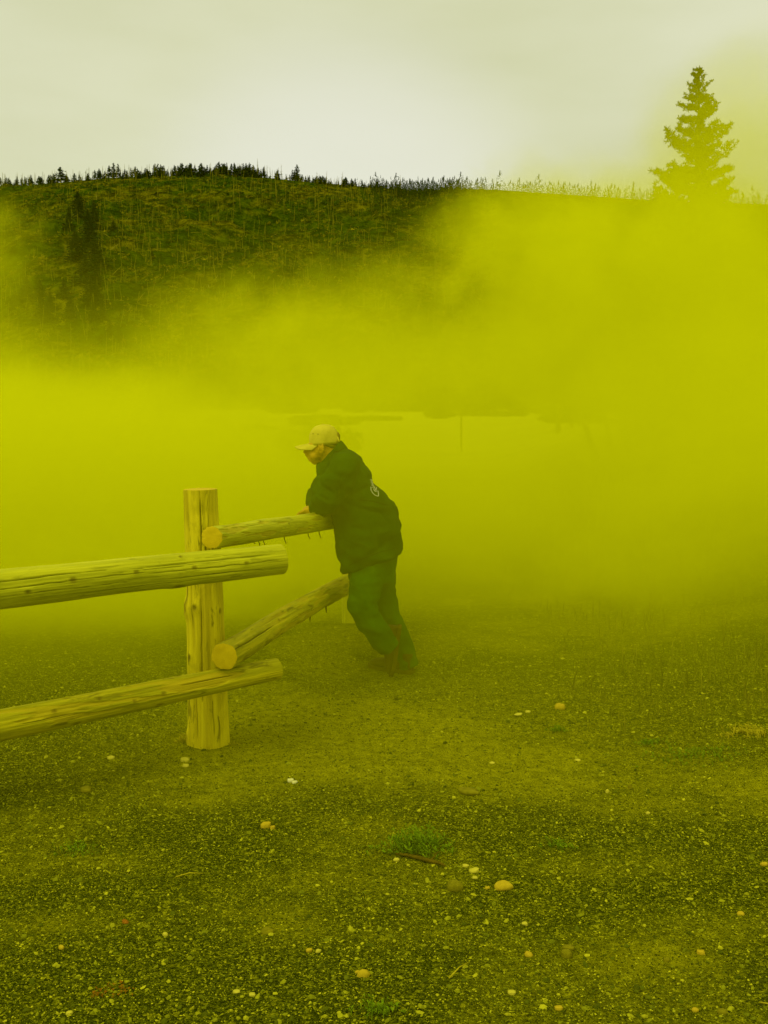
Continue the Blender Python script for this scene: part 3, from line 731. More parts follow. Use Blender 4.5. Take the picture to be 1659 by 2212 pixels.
# ================================================================== the man at the fence
MY = 6.2
def M(px, py, dy=0.0): return P(px, py, MY + dy)
def ringloft(rings, seg=28):
    """rings: (front point, back point, half width across, squareness); closed loft"""
    V = []; Fc = []
    for (Fp, Bp, hw, sq) in rings:
        c = (Fp+Bp)/2; ax = (Fp-Bp)/2
        for k in range(seg):
            a = 2*math.pi*k/seg; ca, sa = math.cos(a), math.sin(a); e = 2/sq
            ca = math.copysign(abs(ca)**e, ca); sa = math.copysign(abs(sa)**e, sa)
            V.append(c + ax*ca + Vector((0, hw*sa, 0)))
    n = len(rings)
    for i in range(n-1):
        for k in range(seg):
            a = i*seg+k; b = i*seg+(k+1) % seg; Fc.append((a, b, b+seg, a+seg))
    Fc.append(tuple(range(seg-1, -1, -1))); Fc.append(tuple((n-1)*seg+k for k in range(seg)))
    return V, Fc
def limb(pts, rad, seg=18, sq=(1, 1)):
    v, f = [], []
    # resample the joints smoothly
    P_ = [Vector(p) for p in pts]; out_p, out_r = [], []
    n = len(P_)
    for i in range(n-1):
        p0, p1, p2, p3 = P_[max(i-1, 0)], P_[i], P_[i+1], P_[min(i+2, n-1)]
        for s in range(6):
            t = s/6; q = .5*((2*p1)+(p2-p0)*t+(2*p0-5*p1+4*p2-p3)*t*t+(3*p1-p0-3*p2+p3)*t**3)
            out_p.append(q); out_r.append(rad[i]*(1-t)+rad[i+1]*t)
    out_p.append(P_[-1]); out_r.append(rad[-1])
    return tube(out_p, out_r, seg, v, f)
def ellipsoid(c, r, rot=None, seg=16, rings=10):
    v, f = [], []; c = Vector(c); Rm = rot or Matrix.Identity(3)
    for i in range(1, rings):
        ph = math.pi*i/rings
        for k in range(seg):
            a = 2*math.pi*k/seg; v.append(c + Rm @ Vector((r[0]*math.sin(ph)*math.cos(a), r[1]*math.sin(ph)*math.sin(a), r[2]*math.cos(ph))))
    v.append(c + Rm @ Vector((0, 0, r[2]))); v.append(c + Rm @ Vector((0, 0, -r[2]))); T_, B_ = len(v)-2, len(v)-1
    for i in range(rings-2):
        for k in range(seg):
            a = i*seg+k; b = i*seg+(k+1) % seg; f.append((a, a+seg, b+seg, b))
    for k in range(seg):
        f.append((T_, k, (k+1) % seg)); e = (rings-2)*seg; f.append((B_, e+(k+1) % seg, e+k))
    return v, f
def fuse(name, parts, voxel, smooth=6, fac=.5, disp=None):
    """several closed shapes grown together into ONE continuous skin"""
    V = []; Fc = []
    for v, f in parts:
        o = len(V); V += [tuple(x) for x in v]; Fc += [tuple(i+o for i in q) for q in f]
    me = bpy.data.meshes.new(name+'_raw'); me.from_pydata(V, [], Fc); me.update()
    o = bpy.data.objects.new(name+'_raw', me); COL.objects.link(o)
    md = o.modifiers.new('r', 'REMESH'); md.mode = 'VOXEL'; md.voxel_size = voxel
    if smooth: s = o.modifiers.new('s', 'SMOOTH'); s.iterations = smooth; s.factor = fac
    dg = bpy.context.evaluated_depsgraph_get(); dg.update()
    res = bpy.data.meshes.new_from_object(o.evaluated_get(dg)); bpy.data.objects.remove(o); bpy.data.meshes.remove(me)
    if disp:
        n = len(res.vertices); co = np.empty(n*3); no = np.empty(n*3); res.vertices.foreach_get('co', co); res.vertices.foreach_get('normal', no)
        co = co.reshape(-1, 3); no = no.reshape(-1, 3); co = co + no*disp(co)[:, None]; res.vertices.foreach_set('co', co.ravel()); res.update()
    res.name = name; res.polygons.foreach_set('use_smooth', np.ones(len(res.polygons), bool)); return res

man = empty('person', M(860, 1456))
mo = man.location.copy()
def part(name, me, mat, parent=None):
    o = link(name, me, mat)
    o.parent = parent or man
    if parent is None: o.matrix_parent_inverse = Matrix.Translation(-mo)
    return o
tag(man, 'man in dark jacket, jeans and tan cap leaning on the log rail, looking left', 'person')
skin = MB('skin', .6, .3); sn = skin.noise(60, detail=3); skin.color(skin.ramp(sn, (.35, (.50, .30, .004)), (.7, (.66, .42, .007)))).bump(sn, .15, .001)
# head, tilted forward; fx along the face, built about the ear
def Hd(px, py, dy=0): return M(px, py, dy)
headc = Hd(699, 950); tl = Matrix.Rotation(R(-20), 3, 'Y')        # nods towards -X
def E(px, py, dy, rx, ry, rz, tilt=-20): return ellipsoid(M(px, py, dy), (rx, ry, rz), Matrix.Rotation(R(tilt), 3, 'Y'), 20, 14)
head = [E(705, 949, 0, .070, .068, .066), E(690, 967, 0, .066, .066, .078, -12), E(679, 977, 0, .036, .052, .050, -10),
        E(681, 991, 0, .034, .040, .030), E(685, 996, 0, .032, .034, .020), E(675, 966, 0, .026, .052, .016), E(674, 971, 0, .024, .036, .03, 0),             # jaw, chin, brow
        E(679, 984, -.035, .030, .026, .032), E(679, 984, .035, .030, .026, .032)]
nose = limb([M(668, 962), M(662, 973), M(658.5, 980)], [.011, .014, .0165], 8)
nose2 = limb([M(660, 981), M(669, 982)], [.0145, .016], 8)
lips = [E(668.5, 989, 0, .014, .024, .007), E(670.5, 994.5, 0, .012, .022, .007)]
eyes = [E(669, 970, -.03, .010, .013, .008), E(669, 970, .03, .010, .013, .008)]
def ear(s): return [ellipsoid(M(694, 972, s*.080), (.017, .012, .027), Matrix.Rotation(R(-12), 3, 'Y')), ellipsoid(M(690, 966, s*.093), (.006, .006, .018), Matrix.Rotation(R(-12), 3, 'Y')), ellipsoid(M(698, 966, s*.094), (.006, .007, .026), Matrix.Rotation(R(-12), 3, 'Y'))]
neck = limb([M(703, 958), M(712, 980), M(722, 1000)], [.058, .06, .07], 16)
torso = ringloft([(M(742, 1225), M(845, 1185), .15, 2.2), (M(735, 1150), M(842, 1120), .15, 2.2), (M(720, 1090), M(820, 1070), .15, 2.2), (M(705, 1040), M(790, 1025), .17, 2.2), (M(703, 1010), M(770, 995), .14, 2.2), (M(712, 996), M(745, 985), .07, 2.)], 20)
# joints: shoulder, elbow, wrist
SHn, ELn, WRn = M(737, 1012, -.185), M(710, 1080, -.20), M(684, 1098, -.015)
SHf, ELf, WRf = M(730, 1010, .185), M(694, 1076, .24), M(684, 1100, .10)
HPn, KNn, ANn = M(802, 1215, -.095), M(788, 1312, -.12), M(848, 1392, -.06)
HPf, KNf, ANf = M(812, 1215, .095), M(828, 1322, .10), M(886, 1428, .09)
armn = limb([SHn, ELn, WRn], [.055, .043, .030], 14); armf = limb([SHf, ELf, WRf], [.055, .043, .030], 14)
legn = limb([HPn, KNn, ANn], [.075, .045, .036], 16); legf = limb([HPf, KNf, ANf], [.075, .045, .036], 16)
def hand(wr, dirv, side):
    """palm with four bent fingers over the rail and a thumb from its side"""
    d = dirv.normalized(); dn = Vector((0, 0, -1)); s = d.cross(dn).normalized()*side; res = []
    pc = wr + d*.045; res.append(limb([wr, wr+d*.03+dn*.002, wr+d*.08+dn*.008], [.026, .030, .030], 12))
    for i, (ln) in enumerate((.070, .078, .072, .056)):
        o = (i-1.5)*.019; r0 = wr + d*.06 + s*o
        res.append(limb([r0, r0+d*.035+dn*.006, r0+d*(.035+ln*.42)+dn*.022, r0+d*(.035+ln*.55)+dn*(.022+ln*.38)], [.0105, .0100, .0090, .0075], 8))
    r0 = wr + d*.018 - s*.024
    res.append(limb([r0, r0+d*.022-s*.022+dn*.006, r0+d*.045-s*.026+dn*.022], [.012, .0105, .0085], 8))
    return res
hn = hand(WRn, Vector((-.75, .35, -.18)), 1); hf = hand(WRf, Vector((-.85, -.25, -.2)), -1)
body = fuse('body', head + [nose, nose2, neck, torso, armn, armf, legn, legf] + lips + eyes + ear(-1) + ear(1) + hn + hf, .0052, 3, .5)
part('body', body, skin.m)

def folds(co, amp=.006, s=1.0, seed=3):
    x, y, z = co.T
    a = np.abs(fbm(x*5*s+z*2.5, y*5*s, z*9*s, seed, 3)-.5)*2
    b = fbm(x*16*s, y*12*s, z*10*s+x*8, seed+8, 3)-.5
    return amp*(.5-a*1.6) + amp*.8*b
def creases(co):
    """long pulled folds: from the shoulder blade down to the elbow, across the waist, and round the bent elbow"""
    x, y, z = co.T; d = np.zeros(len(x))
    for (pa, pb_, wd, dp) in (((800, 1045), (735, 1075), .018, -.010), ((858, 1112), (745, 1080), .014, -.010), ((845, 1095), (760, 1085), .012, .007), ((835, 1150), (735, 1120), .020, -.008), ((862, 1150), (780, 1200), .02, -.007),
                              ((745, 1010), (735, 1085), .016, -.012), ((700, 1040), (730, 1060), .012, -.008), ((690, 1060), (722, 1075), .010, -.008), ((770, 1010), (742, 1050), .012, -.008), ((738, 1130), (752, 1215), .014, -.007), ((800, 1110), (820, 1180), .02, .006)):
        A = M(*pa); B = M(*pb_); ab = np.array([B.x-A.x, B.z-A.z]); t = np.clip(((x-A.x)*ab[0]+(z-A.z)*ab[1])/(ab@ab), 0, 1)
        q = np.hypot(x-A.x-ab[0]*t, z-A.z-ab[1]*t); d += dp*np.exp(-(q/wd)**2)*np.sin(math.pi*np.clip(t*.9+.05, 0, 1))*(y < MY+.02)
    return d
jk_rings = [(M(741, 1234), M(868, 1189), .205, 2.6), (M(737, 1215), M(869, 1174), .212, 2.5), (M(729, 1180), M(866, 1148), .212, 2.4), (M(723, 1145), M(858, 1116), .205, 2.3), (M(719, 1112), M(848, 1088), .195, 2.3),
            (M(713, 1086), M(830, 1066), .190, 2.3), (M(703, 1060), M(808, 1048), .195, 2.3), (M(692, 1035), M(800, 1022), .205, 2.3), (M(687, 1017), M(789, 1003), .20, 2.2), (M(689, 1003), M(775, 987), .165, 2.1),
            (M(694, 1003), M(757, 974), .11, 2.0), (M(700, 1000), M(745, 970), .08, 2.0)]
jt = ringloft(jk_rings, 32)
def Sv(s, f, a, sc=1): return limb([Vector(p) for p in f], [r*sc for r in a], 20)
slv_n = limb([M(748, 1004, -.10), M(738, 1016, -.175), M(725, 1048, -.205), M(712, 1080, -.205), M(697, 1088, -.14), M(688, 1094, -.05)], [.085, .092, .086, .078, .066, .052], 20)
slv_f = limb([M(744, 1004, .10), M(732, 1014, .175), M(712, 1045, .215), M(697, 1068, .235), M(688, 1084, .18), M(685, 1092, .13)], [.085, .094, .088, .082, .070, .054], 20)
bulge = E(703, 1062, -.10, .078, .12, .10, 0)
collar_ = ringloft([(M(688, 1014), M(762, 984), .125, 2.0), (M(687, 1008), M(749, 966), .098, 2.0), (M(690, 1002), M(737, 951), .084, 2.0), (M(694, 1000), M(733, 953), .074, 2)], 24)
jacket = fuse('jacket', [jt, slv_n, slv_f, bulge], .0085, 5, .5, lambda c: folds(c, .026) + 1.6*creases(c))
jm = MB('jacket_cloth', .9, .03); j1 = jm.noise(9, detail=5, rough=.6); j2 = jm.noise(420, detail=2)
jm.color(jm.ramp(j1, (.3, (.012, .042, .0004)), (.7, (.032, .086, .0008)))); jm.bump(jm.math('ADD', j1, jm.math('MULTIPLY', j2, .12)), .5, .012)
jo = part('jacket', jacket, jm.m)
part('collar', fuse('collar', [collar_], .006, 3, .5, lambda c: folds(c, .004, 1.6, 9)), jm.m)
# hem band, slightly proud and wrinkled
# trousers
tr_n = limb([M(806, 1192, -.085), M(800, 1225, -.095), M(789, 1270, -.12), M(783, 1312, -.13), M(805, 1352, -.115), M(829, 1382, -.08), M(842, 1396, -.065)], [.098, .112, .090, .080, .071, .067, .064], 20)
tr_f = limb([M(818, 1192, .085), M(818, 1225, .09), M(822, 1270, .10), M(832, 1315, .10), M(853, 1365, .10), M(872, 1405, .095), M(882, 1435, .09)], [.098, .106, .088, .078, .069, .062, .058], 20)
hips = ringloft([(M(757, 1262), M(853, 1250), .17, 2.2), (M(756, 1232), M(857, 1225), .175, 2.2), (M(752, 1200), M(860, 1190), .175, 2.2), (M(752, 1180), M(856, 1170), .165, 2.2)], 24)
# slightly bagging cuffs
trousers = fuse('trousers', [tr_n, tr_f, hips], .0085, 5, .5, lambda c: folds(c, .022, 1.0, 21))
tm = MB('denim', .95, .03); t1 = tm.noise(7, detail=5, rough=.65); t2 = tm.noise(300, (1, 1, .4), 2); t3 = tm.noise(3, detail=3)
tc_ = tm.ramp(t1, (.3, (.018, .070, .0006)), (.7, (.050, .150, .001))); tm.color(tc_); tm.bump(tm.math('ADD', t1, tm.math('MULTIPLY', t2, .15)), .6, .012)
part('trousers', trousers, tm.m)
cuff = limb([M(836, 1389, -.073), M(843, 1397, -.064)], [.069, .067], 20)
cuf = part('cuff', fuse('cuff', [cuff], .006, 2, .5, lambda c: folds(c, .003, 2, 5)), tm.m)
cuff = limb([M(879, 1428, .092), M(884, 1441, .09)], [.064, .064], 20)
cuf = part('cuff', fuse('cuff', [cuff], .006, 2, .5, lambda c: folds(c, .003, 2, 5)), tm.m)
# shoes: the near one stands on its toe, sole to the right; the far one lies flat pointing left
shm = simple('brown_leather', (.05, .036, .0005), (.10, .07, .001), 14, .6, .3); solem = simple('shoe_sole', (.06, .045, .0005), (.12, .085, .001), 20, .8, .3)
gn = float(ground_z(M(858, 1450).x, MY-.06)); gf = float(ground_z(M(850, 1450).x, MY+.09))
def shoe(M4, name):
    """a shoe along +x from heel (0) to toe (.29), sole at z=0"""
    up = ringloft([(Vector((x+0*h, 0, h)), Vector((x, 0, 0.018)), w_, 2.4) for x, h, w_ in ()], 8) if False else None
    V, Fc = [], []; seg = 18
    prof = [(-.005, .055, .022), (.0, .085, .032), (.03, .098, .037), (.07, .100, .038), (.11, .088, .040), (.15, .072, .045), (.20, .060, .049), (.25, .052, .045), (.28, .040, .033), (.292, .028, .016)]
    for x, h, w_ in prof:
        for k in range(seg):
            a = 2*math.pi*k/seg; V.append(M4 @ Vector((x, w_*math.cos(a), .014 + h/2 + (h/2)*math.copysign(abs(math.sin(a))**.8, math.sin(a)))))
    n = len(prof)
    for i in range(n-1):
        for k in range(seg): a = i*seg+k; b = i*seg+(k+1) % seg; Fc.append((a, b, b+seg, a+seg))
    Fc.append(tuple(range(seg-1, -1, -1))); Fc.append(tuple((n-1)*seg+k for k in range(seg)))
    ank = limb([M4 @ Vector((.045, 0, .06)), M4 @ Vector((.035, 0, .13))], [.045, .046], 14)
    me = fuse('shoe', [(V, Fc), ank], .005, 3, .5); so_ = part('shoe', me, shm)
    V, Fc = [], []; sp_ = [(-.012, .022), (.0, .034), (.03, .040), (.08, .038), (.12, .038), (.17, .048), (.22, .053), (.26, .048), (.29, .033), (.302, .014)]
    for x, w_ in sp_:
        lift = .02*max(0, (x-.2)/.1)**2*.5
        for y_, z_ in ((-w_, lift), (w_, lift), (w_, .022+lift), (-w_, .022+lift)): V.append(M4 @ Vector((x, y_, z_)))
    for i in range(len(sp_)-1):
        for k in range(4): a = i*4+k; b = i*4+(k+1) % 4; Fc.append((a, b, b+4, a+4))
    Fc.append((3, 2, 1, 0)); e = (len(sp_)-1)*4; Fc.append((e, e+1, e+2, e+3))
    s_ = link('sole', mesh('sole', V, Fc, False), solem); s_.parent = so_
# far shoe
fx = M(889, 1450, .05); Mf = Matrix.Translation((fx.x+.0, MY+.05, gf)) @ Matrix.Rotation(R(150), 4, 'Z')
shoe(Mf, 'shoe')
# near shoe: toe on the ground, heel lifted, sole facing away from the body
hl = M(863, 1384, -.06); toe = M(852, 1455, -.06); toe.z = gn + .02
xd = (toe - hl).normalized(); zd = Vector((xd.z, 0, -xd.x)); zd = zd if zd.x < 0 else -zd; yd = zd.cross(xd)
Mn = Matrix((xd, yd, zd)).transposed().to_4x4(); sc_ = min((toe-hl).length/.30, 1.0); Mn.translation = toe - xd*.298
shoe(Mn, 'shoe')
# cap
capm = MB('cap_cotton', .9, .15); c1 = capm.noise(14, detail=4); capm.color(capm.ramp(c1, (.3, (.50, .44, .012)), (.7, (.66, .58, .025)))).bump(c1, .4, .006)
capd = simple('cap_strap', (.16, .12, .003), (.24, .18, .005), 30, .9, .2)
crown_c = M(700, 947.5); Rt = Matrix.Rotation(R(-5), 3, 'Y')
def cap_mesh():
    V, Fc = [], []; seg, rg = 48, 16
    for i in range(rg+1):
        ph = (math.pi/2)*i/rg                       # 0 top .. 90 rim
        for k in range(seg):
            a = 2*math.pi*k/seg
            rad = math.sin(ph)**.78
            seam = 1 - .018*math.exp(-(((a*3/math.pi) % 1 - .5)/.04)**2*0 - ((min((a*3/math.pi) % 1, 1-(a*3/math.pi) % 1))/.05)**2)
            wr_ = 1 + .02*math.sin(a*5+ph*3)*math.sin(ph)**2 + .012*math.sin(a*11+ph*9)*math.sin(ph)**3
            x = .0905*rad*math.cos(a)*seam*wr_; y_ = .080*rad*math.sin(a)*seam*wr_; z_ = .083*math.cos(ph)**.9*(1) - .034*(ph/(math.pi/2))**3
            V.append(crown_c + Rt @ Vector((x, y_, z_)))
    for i in range(rg):
        for k in range(seg):
            a = i*seg+k; b = i*seg+(k+1) % seg; Fc.append((a, a+seg, b+seg, b))
    n0 = len(V)                                     # inner side gives the cloth its thickness
    for q in range(n0): V.append(crown_c + (Vector(V[q])-crown_c)*.965)
    Fc += [tuple(n0+i for i in reversed(f)) for f in Fc[:]]
    for k in range(seg): a = rg*seg+k; b = rg*seg+(k+1) % seg; Fc.append((a, n0+a, n0+b, b))
    return mesh('cap', V, Fc)
cap = part('cap', cap_mesh(), capm.m)
# brim: curved bill, thick sheet
V, Fc = [], []; nu, nv = 20, 12
for lay in (0, 1):
    for i in range(nv+1):
        t = i/nv
        for k in range(nu+1):
            a = -1.15 + 2.3*k/nu
            ex = .100 + t*.085*math.cos(a*1.15)**.6 if abs(a*1.15) < 1.5 else .10
            x = -(.083*math.cos(a) + t*.092*max(0, math.cos(a*1.2))**.5); y_ = .077*math.sin(a)*(1-.10*t)
            z_ = -.018 - t*.012 - .55*abs(y_)**1.0*(.25+.75*t)*(1-.25*t) - .004*lay
            V.append(crown_c + Rt @ Vector((x, y_, z_)))
W_ = nu+1; off = (nv+1)*W_
for i in range(nv):
    for k in range(nu):
        a = i*W_+k; Fc.append((a, a+1, a+W_+1, a+W_)); Fc.append((off+a+W_, off+a+W_+1, off+a+1, off+a))
for k in range(nu): a = nv*W_+k; Fc.append((a, a+1, off+a+1, off+a)); a = k; Fc.append((a+1, a, off+a, off+a+1))
for i in range(nv): a = i*W_; Fc.append((a, a+W_, off+a+W_, off+a)); a = i*W_+nu; Fc.append((a+W_, a, off+a, off+a+W_))
br_ = link('brim', mesh('brim', V, Fc), capm.m); br_.parent = cap
bt = ellipsoid(crown_c + Rt @ Vector((0, 0, .084)), (.008, .008, .004)); b_ = link('button', mesh('button', bt[0], bt[1]), capm.m); b_.parent = cap
# rear opening with strap (dark arch)
V = []; 
for k in range(13):
    a = math.pi*k/12; V.append(crown_c + Rt @ Vector((.088 - .010*math.sin(a), -.045*math.cos(a), -.026 + .052*math.sin(a))))
tv, tf = tube(V, .006, 6); fill_v = [Vector(p) for p in V]; c_ = sum(fill_v, Vector())/13
hf_ = ellipsoid(c_ + Rt @ Vector((.002, 0, 0)), (.012, .043, .026), Rt); st = link('hair_opening', mesh('hair_opening', hf_[0], hf_[1]), capd); st.parent = cap
o_ = link('opening_edge', mesh('opening_edge', tv, tf), capm.m); o_.parent = cap
for px, py in ((676.5, 937), (687, 938)):
    p = P(px, py, MY-.2); dr = (p-Vector((0, 0, EYE))).normalized(); ok, hp_, nn, _ = cap.ray_cast(cap.matrix_world.inverted() @ Vector((0, 0, EYE)), dr) if False else (False, None, None, None)
bvc = BVHTree.FromPolygons([v_.co.copy() for v_ in cap.data.vertices], [tuple(p_.vertices) for p_ in cap.data.polygons])
for px, py in ((676.5, 937), (687, 938), (664, 940)):
    dr = ray(px, py).normalized(); hp_, nn, _, _ = bvc.ray_cast(Vector((0, 0, EYE)), dr)
    if hp_ is None: continue
    e_ = ellipsoid(hp_, (.0035, .0035, .0035), None, 8, 6); o_ = link('eyelet', mesh('eyelet', e_[0], e_[1]), capd); o_.parent = cap
# hair below the cap rim
hair = [E(711, 960, 0, .046, .073, .020, 10), E(716, 963, 0, .034, .064, .022, 10)]
hmm = simple('grey_brown_hair', (.18, .15, .002), (.32, .27, .005), 90, .9, .4, .003)
part('hair', fuse('hair', hair, .005, 2, .5, lambda c: .002*(fbm(c[:, 0]*120, c[:, 1]*120, c[:, 2]*60, 4, 2)-.5)), hmm)
# sunglasses-free eyes: eyebrow ridge hair
bv_, bf_ = [], []
for s in (-1, 1): tube([M(666, 964, s*.018), M(668.5, 962.5, s*.032), M(674, 964, s*.05)], [.003, .004, .002], 6, bv_, bf_)
part('eyebrows', mesh('eyebrows', bv_, bf_), hmm)
# emblem stitched on the back of the jacket: a column of letters over a shield with a zigzag
bvj = BVHTree.FromPolygons([v_.co.copy() for v_ in jacket.vertices], [tuple(p_.vertices) for p_ in jacket.polygons])
emb = simple('white_embroidery', (.50, .50, .16), (.66, .66, .24), 60, .8, .1)
def on_back(px, py):
    hp_, nn, _, _ = bvj.ray_cast(Vector((0, 0, EYE)), ray(px, py).normalized())
    return None if hp_ is None else hp_ + nn*.0015
ev, ef = [], []
def stroke(pts, r=.0022):
    q = []
    for (a, b), (c, d) in zip(pts[:-1], pts[1:]):
        for t in np.linspace(0, 1, 6): 
            z = on_back(a+(c-a)*t, b+(d-b)*t)
            if z is not None and (not q or (z-q[-1]).length < .08): q.append(z)
    if len(q) > 1: tube(q, r, 5, ev, ef)
cc = lambda x, y: ((700+x/4.1475)*.8534, (1040+y/4.1475)*.8534)
stroke([cc(*p) for p in ((990, 800), (990, 830), (1005, 860), (1030, 885), (1055, 895), (1068, 895), (1068, 865), (1062, 840))], .0028)
stroke([cc(*p) for p in ((1005, 805), (1030, 800), (1018, 822), (1030, 845), (1046, 805))], .0024)
stroke([cc(*p) for p in ((1046, 805), (1048, 850), (1030, 845))], .002)
for i in range(5):
    y0 = 722+i*16
    stroke([cc(*p) for p in ((980+i*4, y0), (996+i*5, y0-2), (990+i*5, y0+7), (1000+i*5, y0+9))], .0020)
part('emblem', mesh('emblem', ev, ef), emb)
# pocket seam and hem seam, raised piping on the jacket
sv_, sf_ = [], []
ev, ef = sv_, sf_
stroke([cc(*p) for p in ((870, 935), (960, 942), (1060, 962), (1130, 985), (1180, 988))], .0022)
stroke([cc(*p) for p in ((760, 1625), (820, 1590), (960, 1530), (1100, 1480), (1250, 1440))], .0018)
stroke([cc(*p) for p in ((540, 440), (640, 432), (700, 405), (745, 385))], .0022)
part('seam', mesh('seam', sv_, sf_), simple('dark_stitching', (.004, .006, .0002), (.009, .012, .0003), 60))

# ================================================================== gravel and stones
def ico():
    t = (1+5**.5)/2; v = np.array([(-1, t, 0), (1, t, 0), (-1, -t, 0), (1, -t, 0), (0, -1, t), (0, 1, t), (0, -1, -t), (0, 1, -t), (t, 0, -1), (t, 0, 1), (-t, 0, -1), (-t, 0, 1)], float)
    f = np.array([(0, 11, 5), (0, 5, 1), (0, 1, 7), (0, 7, 10), (0, 10, 11), (1, 5, 9), (5, 11, 4), (11, 10, 2), (10, 7, 6), (7, 1, 8), (3, 9, 4), (3, 4, 2), (3, 2, 6), (3, 6, 8), (3, 8, 9), (4, 9, 5), (2, 4, 11), (6, 2, 10), (8, 6, 7), (9, 8, 1)])
    return v/np.linalg.norm(v[0]), f
IV, IF = ico()
rs = np.random.RandomState(12)
def pebble_field(n, ymin, ymax, smin, smax, power, dens=None):
    u = rs.rand(n); y = (ymin**power + u*(ymax**power-ymin**power))**(1/power)
    x = rs.uniform(-1, 1, n)*(y*.42+.15)
    if dens is not None: k = rs.rand(n) < dens(x, y); x, y = x[k], y[k]
    s = smin*(smax/smin)**(rs.rand(len(x))**3.4)
    return x, y, s
OV = np.array([(1, 0, 0), (-1, 0, 0), (0, 1, 0), (0, -1, 0), (0, 0, 1), (0, 0, -1)], float)
OF = np.array([(0, 2, 4), (2, 1, 4), (1, 3, 4), (3, 0, 4), (2, 0, 5), (1, 2, 5), (3, 1, 5), (0, 3, 5)])
def build_pebbles(x, y, s, tone, bv=None, bf=None):
    bv = IV if bv is None else bv; bf = IF if bf is None else bf; m = len(bv)
    n = len(x); z = ground_z(x, y)
    sc = s[:, None]*np.stack([rs.uniform(.7, 1.35, n), rs.uniform(.6, 1.1, n), rs.uniform(.4, .8, n)], -1)
    jit = 1+rs.uniform(-.24, .24, (n, m, 1)); V = bv[None]*jit*sc[:, None]
    a = rs.uniform(0, 6.283, n); c, q = np.cos(a)[:, None], np.sin(a)[:, None]
    V[..., 2] += V[..., 0]*rs.uniform(-.5, .5, n)[:, None]
    V = np.stack([V[..., 0]*c-V[..., 1]*q, V[..., 0]*q+V[..., 1]*c, V[..., 2]], -1)
    V += np.stack([x, y, z+sc[:, 2]*.25], -1)[:, None]
    return V.reshape(-1, 3), (bf[None]+np.arange(n)[:, None, None]*m).reshape(-1, 3), np.repeat(tone, m)
dens = lambda x, y: np.clip(1.1-.6*dust_at(x, y), 0, 1)*(.7+.35*fbm(x*3, y*5, seed=88))
xa, ya, sa = pebble_field(230000, 2.2, 6.2, .0020, .0046, 1.0, dens)
ta = rs.rand(len(xa))**2.0
x1, y1, s1 = pebble_field(13000, 2.2, 6.5, .004, .0115, 1.0, dens)
x2, y2, s2_ = pebble_field(22000, 5.0, 10.5, .0035, .010, .8, dens)
xx = np.concatenate([x1, x2]); yy = np.concatenate([y1, y2]); ss = np.concatenate([s1, s2_])
tone = .15 + .75*rs.rand(len(xx))**1.5
Va, Fa_, tna = build_pebbles(xa, ya, sa, ta, OV, OF)
Vb, Fb_, tnb = build_pebbles(xx, yy, ss, tone)
V = np.concatenate([Va, Vb]); Fp = np.concatenate([Fa_, Fb_+len(Va)]); tn = np.concatenate([tna, tnb])
pm = MB('pebbles', .85, .08); pn = pm.noise(120, detail=3)
pc = pm.ramp(pm.attr('tone'), (0, (.012, .019, .0004)), (.30, (.085, .105, .001)), (.62, (.25, .26, .003)), (1, (.58, .55, .010)))
pm.color(pm.mix(pm.math('MULTIPLY', pm.fac(pn, .45, .65), .3), pc, (.12, .11, .003))); pm.bump(pn, .4, .002)
gv = link('gravel', mesh('gravel', V, Fp, False, {'tone': tn}), pm.m)
tag(gv, 'loose mixed gravel scattered over the dark earth', 'gravel', kind='stuff')

stone_mat = {}
for k, (c1_, c2_) in {'pale': ((.42, .38, .015), (.62, .56, .03)), 'tan': ((.40, .29, .006), (.56, .42, .01)), 'dull': ((.14, .13, .002), (.26, .23, .004)), 'white': ((.6, .58, .12), (.75, .72, .2)), 'rust': ((.20, .07, .002), (.36, .14, .004))}.items():
    stone_mat[k] = simple('stone_'+k, c1_, c2_, 35, .85, .5, .004)
def stone(px, py, wpx, hpx, mat, label, seed, rot=0, bend=0.0):
    g = G(px, py); z = float(ground_z(g.x, g.y)); g = Vector((g.x, g.y, z)); k = g.y/FPX*1.05
    a = wpx/2*k; b = max(hpx*k*.55, .004); bm_v, bm_f = ellipsoid((0, 0, 0), (1, 1, 1), None, 14, 10)
    V = np.array([tuple(q) for q in bm_v]); n = 1+(fbm(V[:, 0]*1.6+seed, V[:, 1]*1.6, V[:, 2]*1.6, seed, 3)-.5)*(.45 if bend > .2 else 1.0); V = V*n[:, None]
    V = np.sign(V)*np.abs(V)**(.88 if bend > .2 else .74); V[:, 2] -= bend*V[:, 0]**2
    V = V*np.array([a, a*.72, b*.85]); me = mesh('stone', V, bm_f)
    o = link('stone', me, stone_mat[mat], loc=g+Vector((0, 0, b*.28))); o.rotation_euler = (0, R(rot), R(seed*37 % 40-20))
    tag(o, label, 'stone'); return o
